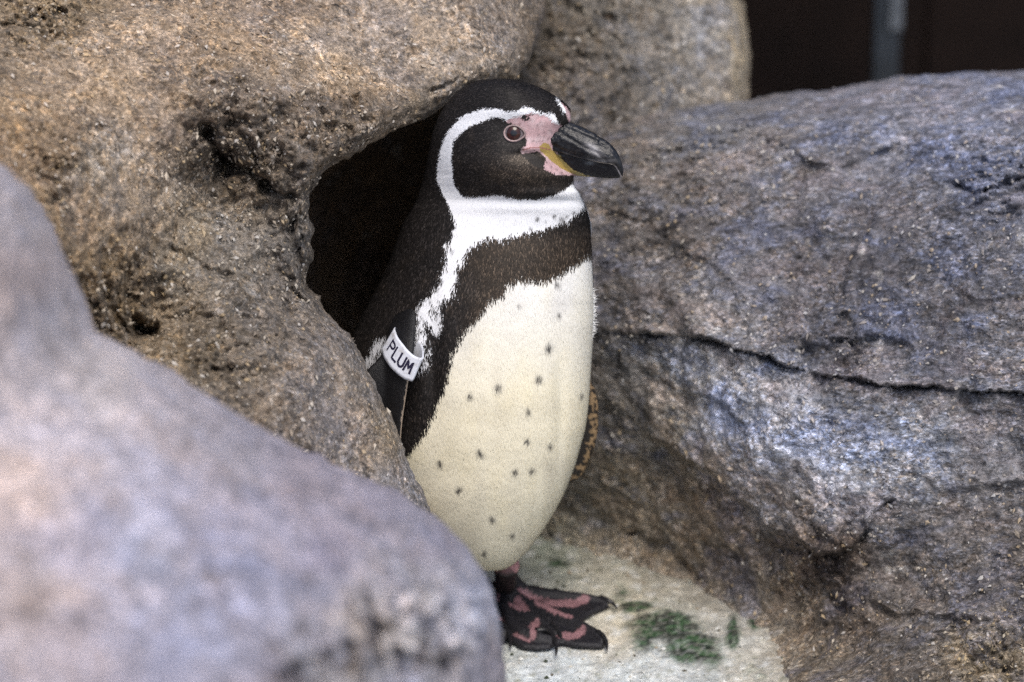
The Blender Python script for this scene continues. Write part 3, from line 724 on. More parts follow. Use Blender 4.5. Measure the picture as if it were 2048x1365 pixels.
P_face = [(1016, 241), (995, 234), (967, 243), (939, 255), (921, 270), (909, 284), (906, 309), (907, 343), (911, 366), (920, 384), (932, 391), (967, 391), (995, 387), (1039, 395), (1073, 396), (1106, 389), (1128, 377), (1144, 366),
          (1160, 350), (1150, 338), (1110, 335), (1097, 324), (1090, 305), (1078, 280), (1060, 252), (1030, 243)]
P_belly = [(1230, 480), (1179, 506), (1163, 520), (1137, 534), (1123, 548), (1079, 560), (1038, 556), (1016, 564), (1005, 588), (976, 604), (965, 622), (940, 644), (925, 670), (914, 685), (903, 706), (899, 736), (888, 780), (870, 816), (862, 838),
           (844, 868), (824, 890), (810, 914), (760, 1000), (800, 1200), (1200, 1200), (1260, 800)]
P_pink = [(1009, 245), (1017, 238), (1042, 229), (1064, 224), (1084, 226), (1099, 231), (1108, 240), (1130, 250), (1135, 300), (1135, 320), (1150, 352), (1139, 352), (1110, 351), (1087, 339), (1090, 316), (1078, 304), (1066, 305), (1052, 307), (1044, 309), (1039, 305),
          (1041, 298), (1052, 291), (1052, 280), (1048, 270), (1040, 256), (1028, 249)]
P_pink_far = [(1119, 201), (1128, 208), (1142, 222), (1146, 245), (1137, 246), (1132, 230), (1124, 214)]
P_white_far = [(1113, 196), (1119, 200), (1127, 213), (1133, 226), (1130, 228), (1121, 213)]
P_yellow = [(1079, 294), (1087, 286), (1097, 288), (1104, 300), (1125, 318), (1145, 338), (1177, 352), (1142, 347), (1122, 337), (1103, 323), (1090, 310), (1080, 302)]
P_dots = [(1038, 309), (1069, 305), (1087, 316), (1090, 328), (1085, 338), (1072, 335), (1052, 320)]
P_brow = [(1035, 233), (1060, 227), (1070, 227), (1058, 240), (1048, 244)]

C_black = np.array([.013, .0112, .0108]); C_brown = np.array([.040, .029, .020]); C_white = np.array([.80, .81, .84])
C_cream = np.array([.82, .765, .60]); C_pink = np.array([.46, .305, .318]); C_yellow = np.array([.31, .22, .065])


def pattern(px, py, seed=900):
    """colour and bare-skin mask at photo pixels"""
    q = np.stack([px, py, np.zeros_like(px)], -1)
    torso = soft(py, 400, 520)
    amp = 1.5 + 5.5 * torso
    jx = px + amp * (fbm(q / 14, 3, seed) + 0.5 * fbm(q / 5, 2, seed + 3)) * 1.1
    jx = jx + torso * 7 * fbm(q / 30, 2, seed + 2)
    jy = py + torso * 7 * fbm(q / 30, 2, seed + 7) + amp * (fbm(q / 14, 3, seed + 5) + 0.5 * fbm(q / 5, 2, seed + 8)) * 1.1
    C = np.empty(px.shape + (3,)); C[:] = C_black
    n1 = fbm(q / 30, 3, seed + 11)
    chest = soft(py, 430, 500) * soft(px, 880, 1000)
    C += (C_brown - C_black) * np.clip(chest + n1 * .6 * torso, 0, 1)[..., None] * 0.8
    W = inside(jx, jy, P_white)
    C[W] = C_white
    C[inside(jx, jy, P_white2) | inside(jx, jy, P_white3)] = np.array([.62, .63, .66])
    fc = inside(jx, jy, P_face)
    rot = np.stack([(px * .85 + py * .5) / 26, (py * .85 - px * .5) / 5, 0 * px], -1)
    cheek = np.clip(np.exp(-((px - 1050) / 75) ** 2 - ((py - 345) / 32) ** 2) * (.65 + 1.3 * fbm(rot, 3, seed + 12)) + n1 * .3, 0, 1.3)
    fcol = C_black + (np.array([.055, .042, .032]) - C_black) * cheek[..., None]
    C[fc] = fcol[fc]
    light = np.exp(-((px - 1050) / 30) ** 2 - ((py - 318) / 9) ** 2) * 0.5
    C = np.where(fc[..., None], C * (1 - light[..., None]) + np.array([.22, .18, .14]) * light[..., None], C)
    B = inside(jx, jy, P_belly)
    yel = soft(py, 480, 860)
    bc = C_white * np.array([.985, .97, .92]) * (1 - yel[..., None]) + C_cream * yel[..., None]
    bc = bc * (1 + .05 * n1[..., None]) * (1 - np.clip(fbm(q / np.array([60, 120, 1]), 3, seed + 20), 0, 1)[..., None] * np.array([.02, .05, .16]))
    bc = bc * (1 - .16 * np.clip(fbm(q / np.array([70, 110, 1]), 3, seed + 23) * 1.6, 0, 1)[..., None] * np.array([.9, .9, .8]))
    C[B] = bc[B]
    # white flank spots on stripe
    for (sx, sy, r) in [(868, 621, 4.5), (848, 640, 3.2), (842, 660, 3), (845, 680, 2), (853, 655, 4), (836, 690, 2), (838, 632, 2)]:
        C[np.hypot(px - sx, (py - sy) * .8) < r] = C_black * 1.3
    bare = np.zeros(px.shape, bool)
    hx = px + 1.2 * fbm(q / 5, 2, seed + 30); hy = py + 1.2 * fbm(q / 5, 2, seed + 33)
    pk = inside(hx, hy, P_pink) | inside(hx, hy, P_pink_far)
    pkc = C_pink * (1 + .30 * fbm(q / np.array([2.6, 5, 1]), 2, seed + 41)[..., None]) * (1 + .22 * fbm(q / 9, 3, seed + 36)[..., None]) + np.array([.1, .13, .13]) * np.clip(fbm(q / 16, 2, seed + 38) + .1, 0, 1)[..., None]
    C[pk] = np.clip(pkc * (1 + .25 * np.exp(-((px - 1080) / 26) ** 2 - ((py - 238) / 10) ** 2)[..., None]) * (1 - .35 * soft(fbm(q / 7, 2, seed + 44), .15, .4))[..., None], .02, .9)[pk]; bare |= pk
    br = inside(px, py, P_brow) & (fbm(q / 4.0, 2, seed + 40) + .55 * np.exp(-((px - 1050) / 10) ** 2 - ((py - 236) / 7) ** 2) > .22)
    C[br] = C_black
    C[inside(hx, hy, P_white_far)] = C_white
    yl = inside(hx, hy, P_yellow)
    C[yl] = C_yellow * 1.0; bare |= yl
    dt = inside(hx, hy, P_dots)
    C[dt] = np.array([.022, .018, .015]); bare |= dt
    gape = seg_dist(px, py, [(1045, 301), (1060, 296), (1079, 295), (1100, 300)])[0] < 1.1
    C[gape] = np.array([.25, .10, .09])
    return C, bare


# --- body mesh: one continuous surface from crown to belly
rows = np.concatenate([np.linspace(158.5, 180, 26)[:-1], np.arange(180, 400, 1.7), np.arange(400, 1110, 3.0), np.linspace(1110, 1142, 26)])
NT = 420
th = -np.linspace(0, 2 * np.pi, NT, endpoint=False)
th = th + 0.0
YY, TH = np.meshgrid(rows, th, indexing='ij')
L, Rr, T, shear, taper, yc, hd = body_par(YY)
cxb = (L + Rr) / 2; ab = (Rr - L) / 2
BX = cxb + ab * np.cos(TH)
BY_ = body_Y(BX, YY, TH)
Pb = at(BX, YY, BY_)
Pb = Pb + 0.0007 * fbm(Pb * 20, 3, 77)[..., None] * np.array([0, 1, 0])
# the far side wears the mirror image of the near side
mir = np.where(np.sin(TH) > 0, (-math.radians(90) * (1 - hd) - math.radians(40) * hd) - (TH % (2 * np.pi)), TH)
backside = (np.sin(TH) > 0) & (np.sin(mir) > 0)
SX = cxb + ab * np.cos(mir)
SX = np.where((np.sin(TH) > 0) & (np.cos(TH) > .93) & (YY < 260), BX, SX)


def body_colours(sx, sy, bk):
    c, bare = pattern(sx, sy)
    c[bk] = C_black; bare = bare & ~bk
    return c, bare


cb, bareb = body_colours(SX, YY, backside)
m_body = attr_material("penguin_skin_and_down", rough=0.55, spec=0.35, bump_scale=900, bump=0.5, vary=0.1, vary_scale=500, dist=.001)
capv = np.array([at(992.0, 158.3, BY_[0].mean()), at(975.0, 1142.6, BY_[-1].mean())])
nb = YY.size; j = np.arange(NT); j2 = (j + 1) % NT; last = (len(rows) - 1) * NT
body = new_mesh("body", np.concatenate([Pb.reshape(-1, 3), capv]), [grid_faces(len(rows), NT, True), np.concatenate([np.stack([np.full(NT, nb), j2, j], -1), np.stack([np.full(NT, nb + 1), last + j, last + j2], -1)])],
                m_body, penguin, True, np.concatenate([cb.reshape(-1, 3), cb[0, :1], cb[-1, :1]]))

# --- plumage: fine overlapping feather tips
dr = np.gradient(Pb, axis=0); dc = np.roll(Pb, -1, 1) - np.roll(Pb, 1, 1)
Nb = np.cross(dr, dc); Nb /= np.linalg.norm(Nb, axis=-1)[..., None] + 1e-12
ctr = Pb.mean(1, keepdims=True)
if (Nb * (Pb - ctr)).sum() < 0: Nb = -Nb
area = np.linalg.norm(np.cross(dr, dc), axis=-1); area[:3] *= .5
wgt = area * (1 + 1.6 * (YY < 420)) * np.where(np.sin(TH) > .35, .3, 1.0)
pr = (wgt / wgt.sum()).ravel()
NF = 400000
pick = rng.choice(len(pr), NF, p=pr)
ii = pick // NT; jj = pick % NT
fi = np.clip(ii + rng.uniform(-.5, .5, NF), 0, len(rows) - 1.001); fj = jj + rng.uniform(-.5, .5, NF)
i0 = fi.astype(int); fr = (fi - i0)[:, None]; j0 = np.floor(fj).astype(int); fc_ = (fj - j0)[:, None]


def samp(A):
    A = A if A.ndim == 3 else A[..., None]
    a = A[i0, j0 % NT] * (1 - fc_) + A[i0, (j0 + 1) % NT] * fc_
    b = A[i0 + 1, j0 % NT] * (1 - fc_) + A[i0 + 1, (j0 + 1) % NT] * fc_
    return a * (1 - fr) + b * fr


fp = samp(Pb); fn = samp(Nb); fn /= np.linalg.norm(fn, axis=1)[:, None] + 1e-12
fpx = samp(SX)[:, 0]; fpy = samp(YY)[:, 0]
rpx = samp(BX)[:, 0]
fbk = backside[ii, jj]
sg = 1.35 + 2.4 * soft(fpy, 380, 520)
fcol, fbare = body_colours(fpx + rng.normal(size=NF) * sg, fpy + rng.normal(size=NF) * sg * 1.3, fbk)
keep = ~fbare & (np.hypot((rpx - 1027) / 25, (fpy - 267) / 20) > 1) & (fpy < 1139)
fp, fn, fpx, fpy, rpx, fcol = (a[keep] for a in (fp, fn, fpx, fpy, rpx, fcol))
nF = len(fp)
hd_f = 1 - soft(fpy, 350, 450)
# lie of the feathers: back from the bill over the head, then down the body
dx = -(1150 - rpx) / 120 * hd_f - .15 * (1 - hd_f) * np.sign(1000 - rpx) * .3; dy = ((fpy - 250) / 150 + .55) * hd_f + 1.0 * (1 - hd_f)
dx = np.where(fpy < 420, dx, dx); ln = np.hypot(dx, dy) + 1e-6; dx /= ln; dy /= ln
flow = dx[:, None] * R - dy[:, None] * U + (0.10 + .12 * (fcol.mean(1) < .3))[:, None] * rng.normal(size=(nF, 3)) + .22 * fbm(fp * 38, 3, 95)[:, None] * R
flow -= (flow * fn).sum(1)[:, None] * fn; flow /= np.linalg.norm(flow, axis=1)[:, None] + 1e-9
sidev = np.cross(fn, flow)
lum = fcol.mean(1)
length = np.where(lum > .3, .0064, .0048) * (1 - .52 * hd_f) * rng.uniform(.6, 1.35, nF)
width = np.where(lum > .3, .00068, .00075) * (1 - .35 * hd_f) * rng.uniform(.7, 1.3, nF)
lift = np.where(lum > .3, rng.uniform(.01, .06, nF), rng.uniform(.03, .18, nF))
base = fp + fn * .0002
tip = base + flow * length[:, None] + fn * (length * lift)[:, None]
mid = base + flow * (length * .45)[:, None] + fn * (length * lift * .75)[:, None]
VF = np.stack([base - sidev * width[:, None] * .35, base + sidev * width[:, None] * .35, mid + sidev * width[:, None] * .5, tip, mid - sidev * width[:, None] * .5], 1)
var = rng.uniform(.75, 1.3, nF)[:, None]
dk = lum[:, None] < .2
fcol = np.where(dk, fcol * var * np.where(rng.random(nF)[:, None] < .16, 3.2, .85), fcol * (1 + (var - 1) * .16))  # some dark feathers paler: gloss flecks put into their colour
# dark-tipped belly feathers make the spots
spots = [(1038, 608, 6), (1119, 627, 4), (1098, 693, 9), (996, 772, 8), (1077, 756, 7), (941, 790, 7), (1057, 820, 7), (1056, 881, 6), (1101, 890, 6), (960, 904, 9), (880, 925, 7), (1031, 942, 8), (1066, 938, 7), (917, 978, 8), (985, 1038, 8),
         (1028, 1070, 5), (970, 1106, 7), (1164, 788, 5), (1049, 567, 5), (1115, 566, 6), (1075, 437, 4), (1110, 430, 4), (1124, 437, 5), (1048, 466, 4), (926, 914, 2), (1092, 441, 3), (1135, 430, 3), (1062, 457, 3), (1020, 468, 3), (1150, 420, 3), (905, 500, 3), (886, 560, 3), (862, 600, 3)]
front = fn @ (-F) > 0
for sx, sy, r in spots:
    r = r * rng.uniform(.7, 1.2)
    a_ = rng.uniform(-.25, .25)
    rd = np.hypot((rpx - sx + (fpy - sy) * a_) * (1.0 if sy > 500 else .85), (fpy - sy + 3) * rng.uniform(.8, 1.1)) / (r * .86)
    m = (rd < 2.6) & front & (lum > .3)
    kk_ = np.clip(1.25 * np.exp(-(rd[m] / 1.02) ** 2) * rng.uniform(.55, 1.15, m.sum()), 0, .95)[:, None]
    fcol[m] = fcol[m] * (1 - kk_) + np.array([.04, .037, .037]) * rng.uniform(.5, 1.6, m.sum())[:, None] * kk_
VF = VF.reshape(-1, 3)
b5 = np.arange(nF)[:, None] * 5
ff = [np.concatenate([b5, b5 + 1, b5 + 2, b5 + 4], 1), np.concatenate([b5 + 4, b5 + 2, b5 + 3], 1)]
m_feather = attr_material("penguin_feathers", rough=0.55, spec=0.2)
plum = new_mesh("plumage", VF, ff, m_feather, penguin, False, np.repeat(fcol, 5, 0)); plum['kind'] = 'stuff'

# --- loose downy tuft on the far side of the breast
tv, tf, tcn = [], [], 0
rt = np.random.default_rng(5)
for k in range(130):
    y = rt.choice([594, 618, 634, 650, 662]) + rt.normal() * 8
    x = np.interp(y, prof[:, 0], prof[:, 2]) - 2
    o = at(x, y, float(body_Y(np.array([x - 0.5]), np.array([y]))[0]) + .004)
    d = np.array([rt.uniform(.3, 1), rt.uniform(-.4, .4), rt.normal() * .7]); d /= np.linalg.norm(d)
    l = rt.uniform(.002, .008); s = np.cross(d, F); s /= np.linalg.norm(s)
    tv += [o - s * .0003, o + s * .0003, o + d * l]; tf.append((3 * k, 3 * k + 1, 3 * k + 2))
new_mesh("down_tuft", np.array(tv), np.array(tf), m_feather, penguin, False, np.tile([.8, .8, .8], (len(tv), 1)))['kind'] = 'stuff'


# --- bill
def bill(name, st, mat, colf, lower=False):
    st = np.array(st, float); m = len(st); s = np.linspace(0, m - 1, 90)
    k = np.arange(m)
    c = [spline(k, st[:, q], s) for q in range(5)]
    v = np.linspace(0, 1, 22)
    if not lower:
        pf = np.sqrt(np.clip(1 - v ** 2.4, 0, 1)) * (0.86 + .14 * np.sin(np.pi * np.clip(v * 1.5, 0, 1)))
    else:
        pf = np.sqrt(np.clip(1 - v ** 2.2, 0, 1))
    px = c[0][:, None] * (1 - v) + c[2][:, None] * v; py = c[1][:, None] * (1 - v) + c[3][:, None] * v
    w = c[4][:, None] * pf * (.72 if lower else 1.0)
    w = w * (1 + .07 * fbm(np.stack([s[:, None] / 2.2 + 0 * v, s[:, None] * .55 + v * 9, 0 * px], -1), 3, 35))
    mid_ = -0.34 * (px - 1006) * PXM + .004
    if not lower:
        for pts in ([(1092, 286), (1118, 298), (1150, 310), (1185, 319), (1215, 325)], [(1106, 256), (1140, 278), (1172, 297), (1196, 308), (1212, 322)], [(1120, 250), (1160, 268), (1195, 283)]):
            dd = seg_dist(px, py, pts)[0]
            w = w - .0011 * np.exp(-(dd / 2.6) ** 2) + .0005 * np.exp(-((dd - 6) / 4) ** 2)
        w = w * (1 + .03 * (px < 1165) * fbm(np.stack([px / 9, py / 5, 0 * px], -1), 3, 39))
    near = at(px, py, mid_ - w); farr = at(px, py, mid_ + w)[:, ::-1]
    P = np.concatenate([near, farr[:, 1:]], 1)
    cc = colf(np.concatenate([px, px[:, ::-1][:, 1:]], 1), np.concatenate([py, py[:, ::-1][:, 1:]], 1))
    n = P.shape[1]
    cap = P[-1].mean(0)[None]
    V = np.concatenate([P.reshape(-1, 3), cap]); j = np.arange(n); j2 = (j + 1) % n
    T_ = np.stack([np.full(n, len(V) - 1), (len(s) - 1) * n + j, (len(s) - 1) * n + j2], -1)
    return new_mesh(name, V, [grid_faces(len(s), n, True), T_], mat, penguin, True, np.concatenate([cc.reshape(-1, 3), cc[-1, :1]]))


U_black = [(1142, 240), (1116, 243), (1109, 247), (1101, 252), (1086, 259), (1089, 270), (1097, 283), (1100, 292), (1100, 299), (1104, 330), (1145, 340), (1300, 420), (1300, 200)]


def upper_col(px, py):
    q = np.stack([px, py, 0 * px], -1)
    C = np.empty(px.shape + (3,)); C[:] = C_pink
    C *= (1 + .2 * fbm(q / 9, 3, 31)[..., None])
    yl_ = inside(px, py, P_yellow); C[yl_] = (C_yellow * np.clip(1 + 1.1 * fbm(q / 5, 3, 30), .25, 1.8)[..., None])[yl_]
    bl = inside(px + 2 * fbm(q / 4, 2, 32), py + 2 * fbm(q / 4, 2, 33), U_black)
    st_ = fbm(q / np.array([22, 5, 1]), 3, 34)
    C[bl] = (np.array([.009, .0095, .012]) * (1 + 1.2 * np.clip(st_, -.5, 1)[..., None]))[bl]
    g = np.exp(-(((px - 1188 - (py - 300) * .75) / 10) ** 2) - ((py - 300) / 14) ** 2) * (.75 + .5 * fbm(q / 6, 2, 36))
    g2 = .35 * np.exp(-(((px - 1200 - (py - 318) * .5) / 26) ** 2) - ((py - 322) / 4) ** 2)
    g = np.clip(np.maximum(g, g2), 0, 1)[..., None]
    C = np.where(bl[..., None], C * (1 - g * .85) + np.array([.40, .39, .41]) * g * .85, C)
    tl = seg_dist(px, py, [(1122, 305), (1145, 313), (1169, 318.5), (1200, 325), (1226, 328.5), (1234, 335)])[0]
    bs_ = soft(1192 - px, -3, 6) * bl
    hair = fbm(q / np.array([16, 2.2, 1]) + .25 * px[..., None] / 10, 3, 37)
    C = C + (np.array([.05, .047, .045]) * np.clip(hair - .12, 0, 1)[..., None] * bs_[..., None]) * 1.6
    C = np.where((tl < 1.3)[..., None], np.array([.055, .05, .048]), C)  # grey line paints the lit lower edge of the upper bill
    return C


def lower_col(px, py):
    q = np.stack([px, py, 0 * px], -1)
    C = np.empty(px.shape + (3,)); C[:] = np.array([.009, .009, .011])
    jx = px + 2 * fbm(q / 5, 2, 41); jy = py + 2 * fbm(q / 5, 2, 42)
    yel = inside(jx, jy, [(1060, 285), (1097, 299), (1113, 304), (1129, 325), (1145, 339), (1161, 347), (1177, 352), (1200, 357), (1150, 380), (1050, 380)])
    C[yel] = (C_yellow * np.array([.85, .95, 1.2]) * np.clip(1 + 1.2 * fbm(q / np.array([3, 8, 1]), 3, 43), .2, 1.9)[..., None])[yel]
    pk = inside(jx, jy, [(1040, 300), (1080, 300), (1090, 310), (1103, 323), (1122, 338), (1142, 347), (1160, 353), (1150, 380), (1040, 380)])
    C[pk] = (C_pink * (1 + .2 * fbm(q / 7, 3, 44)[..., None]))[pk]
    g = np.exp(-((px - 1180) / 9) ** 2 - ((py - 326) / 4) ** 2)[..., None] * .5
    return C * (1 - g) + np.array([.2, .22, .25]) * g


m_bill = attr_material("bill_horn", rough=0.26, spec=0.33, bump_scale=190, bump=0.7, coat=0.06, dist=.0025)
bill("upper_bill", [(1062, 288, 1078, 240, .0150), (1085, 296, 1118, 240, .0182), (1100, 300, 1141, 244, .0182), (1122, 306, 1161, 252, .0170), (1145, 313, 1177, 260, .0155), (1169, 319, 1191, 267, .0142), (1178, 321, 1196, 272.5, .0133), (1190, 323, 1206, 277, .0127),
                    (1208, 326, 1216, 284, .0113), (1222, 328, 1226, 293.5, .0098), (1232, 333, 1234, 304, .0080), (1238.5, 343, 1241, 318, .0058), (1243, 351, 1245.5, 333, .0036), (1245, 354, 1247, 344, .0015)], m_bill, upper_col)
bill("lower_bill", [(1062, 289, 1075, 315, .0140), (1085, 296, 1090, 336, .0160), (1097, 300, 1112, 349, .0150), (1122, 306, 1138, 352, .0134), (1145, 313, 1156, 352.5, .0120), (1169, 319, 1177, 354, .0104), (1201, 326, 1205, 356, .0080),
                    (1226, 330, 1222, 357, .0060), (1234, 340, 1234, 356.5, .0040), (1239, 350, 1241, 355.5, .0016)], m_bill, lower_col, True)

# --- eye
ex, ey = 1027.5, 267.0
eY = float(body_Y(np.array([ex]), np.array([ey]))[0])
def disc_frame(px, py):
    e = 4.0
    p0 = at(px, py, float(body_Y(np.array([px]), np.array([py]))[0]))
    pa = at(px + e, py, float(body_Y(np.array([px + e]), np.array([py]))[0])) - p0
    pb = at(px, py + e, float(body_Y(np.array([px]), np.array([py + e]))[0])) - p0
    n = np.cross(pb, pa); n /= np.linalg.norm(n)
    if n @ F > 0: n = -n
    return p0, n
p0, en = disc_frame(ex, ey)
en = en * .75 - F * .45; en /= np.linalg.norm(en)
er = 0.0122
eye_c = p0 - en * er * .63
ea = np.cross(en, U); ea /= np.linalg.norm(ea); eb = np.cross(ea, en)
ph = np.linspace(0, np.pi * .75, 44); az = np.linspace(0, 2 * np.pi, 48, endpoint=False)
PH, AZ = np.meshgrid(ph, az, indexing='ij')
ev = eye_c + er * (np.cos(PH)[..., None] * en + np.sin(PH)[..., None] * (np.cos(AZ)[..., None] * ea + np.sin(AZ)[..., None] * eb))
rr_ = np.sin(PH) * er / (13.3 * PXM)
ec = np.empty(PH.shape + (3,)); ec[:] = np.array([.15, .125, .135])
ec[rr_ < 1.0] = (.012, .008, .008); ec[rr_ < .9] = (.034, .010, .008); ec[rr_ < .45] = (.008, .008, .012)
m_eye = attr_material("eye", rough=0.05, spec=0.4)
new_mesh("eye", ev.reshape(-1, 3), grid_faces(*PH.shape, True), m_eye, penguin, True, ec.reshape(-1, 3))
lid = []
for a in np.linspace(0, 2 * np.pi, 60, endpoint=False):
    rx = 19.5 + 3.6 * max(0, math.cos(a)) ** 6 - 1.0 * max(0, -math.cos(a)); ry = 15.6
    lx, ly = ex - .5 + rx * math.cos(a), ey + ry * math.sin(a) + 1.5 * max(0, math.cos(a)) ** 4
    lid.append(at(lx, ly, float(body_Y(np.array([lx]), np.array([ly]))[0]) - .0013))
lid = np.array(lid); nl = len(lid)
tl = np.roll(lid, -1, 0) - np.roll(lid, 1, 0); tl /= np.linalg.norm(tl, axis=1)[:, None]
so = np.cross(tl, en); so /= np.linalg.norm(so, axis=1)[:, None]
aa = np.linspace(0, 2 * np.pi, 10, endpoint=False)
lv = lid[:, None] + .0009 * np.cos(aa)[None, :, None] * so[:, None] + .0010 * np.sin(aa)[None, :, None] * en
lf = grid_faces(nl + 1, 10, True) % (nl * 10)
la = np.repeat(np.linspace(0, 2 * np.pi, nl, endpoint=False), 10)
lc = np.array([.25, .185, .18]) * (1 + .45 * np.clip(np.cos(la - 2.3), 0, 1))[:, None] * (1 + .35 * fbm(lv.reshape(-1, 3) * 600, 2, 97))[:, None]
m_skin = attr_material("bare_skin", rough=0.45, spec=0.4, bump_scale=700, bump=.4, dist=.001)
new_mesh("eyelid", lv.reshape(-1, 3), lf, m_skin, penguin, True, lc)


# --- flippers
def flipper(name, prof_f, yoff, thick, colf, mat):
    pf = np.array(prof_f, float); rows_ = np.linspace(pf[0, 0], pf[-1, 0], 120); nn = 56
    t_ = np.linspace(0, 2 * np.pi, nn, endpoint=False)
    Lf = spline(pf[:, 0], pf[:, 1], rows_); Rf = spline(pf[:, 0], pf[:, 2], rows_)
    Y_, T_ = np.meshgrid(rows_, t_, indexing='ij')
    endt = np.sqrt(np.clip(np.minimum((Y_ - pf[0, 0]) / 30 + .02, (pf[-1, 0] - Y_) / 40 + .02), 0.02, 1))
    cx_ = ((Lf + Rf) / 2)[:, None]; a_ = ((Rf - Lf) / 2)[:, None] * endt
    X_ = cx_ + a_ * np.cos(T_)
    s = np.sin(T_); s = np.sign(s) * np.abs(s) ** .8
    prof_t = thick * (1 + .35 * np.cos(T_)) * np.clip(endt, .15, 1)
    P = at(X_, Y_, yoff(X_, Y_) + prof_t * s)
    cc = colf(X_, Y_, np.cos(T_), np.sin(T_))
    V = np.concatenate([P.reshape(-1, 3), P[0].mean(0)[None], P[-1].mean(0)[None]])
    j = np.arange(nn); j2 = (j + 1) % nn; m = len(rows_)
    Tt = np.concatenate([np.stack([np.full(nn, m * nn), j2, j], -1), np.stack([np.full(nn, m * nn + 1), (m - 1) * nn + j, (m - 1) * nn + j2], -1)])
    return new_mesh(name, V, [grid_faces(m, nn, True), Tt], mat, penguin, True, np.concatenate([cc.reshape(-1, 3), cc[0, :1], cc[-1, :1]]))


def near_y(px, py):
    return body_Y(np.clip(px, 770, 900), py) + .006 - .026 * soft(py, 600, 715)


def near_col(px, py, c, s):
    q = np.stack([px, py, 0 * px], -1)
    C = np.empty(px.shape + (3,)); C[:] = np.array([.007, .0068, .008])
    C *= (1 + .6 * fbm(q / 5, 3, 51))[..., None]
    e = (c > .972) & (py > 740)
    C[e] = np.array([.42, .33, .25])
    e2 = (c > .93) & (c <= .972) & (py > 735) & (fbm(q / 3, 2, 52) > .12)
    C[e2] = np.array([.3, .24, .19])
    return C


m_flip = attr_material("flipper_scales", rough=0.4, spec=0.35, bump_scale=900, bump=.8, coat=.0, dist=.001)
flipper("flipper", [(600, 800, 838), (640, 785, 832), (684, 770, 829), (712, 761, 827), (743, 733, 821), (762, 722, 817), (800, 712, 811), (850, 706, 804), (890, 706, 801), (950, 714, 797), (1000, 730, 790), (1030, 750, 776)], near_y, .0065, near_col, m_flip)


def far_col(px, py, c, s):
    q = np.stack([px, py, 0 * px], -1)
    C = np.empty(px.shape + (3,)); C[:] = np.array([.27, .18, .095]); C *= (1 + .25 * fbm(q / 12, 3, 55))[..., None]
    m = fbm(q / 10, 3, 56, .6) + .5 * (1 - soft(px - np.interp(py, [760, 850, 900, 950, 980], [1168, 1172, 1165, 1140, 1118]), -2, 14)) + .1 > .12
    C[m] = np.array([.018, .014, .011])
    return C


flipper("flipper", [(560, 1120, 1172), (640, 1120, 1174), (700, 1118, 1174), (750, 1114, 1177), (780, 1110, 1190), (815, 1106, 1196), (850, 1102, 1196), (890, 1096, 1190), (930, 1090, 1174), (960, 1088, 1158), (978, 1094, 1138), (988, 1104, 1122)],
        lambda px, py: .075 + 0 * px, .006, far_col, m_flip)


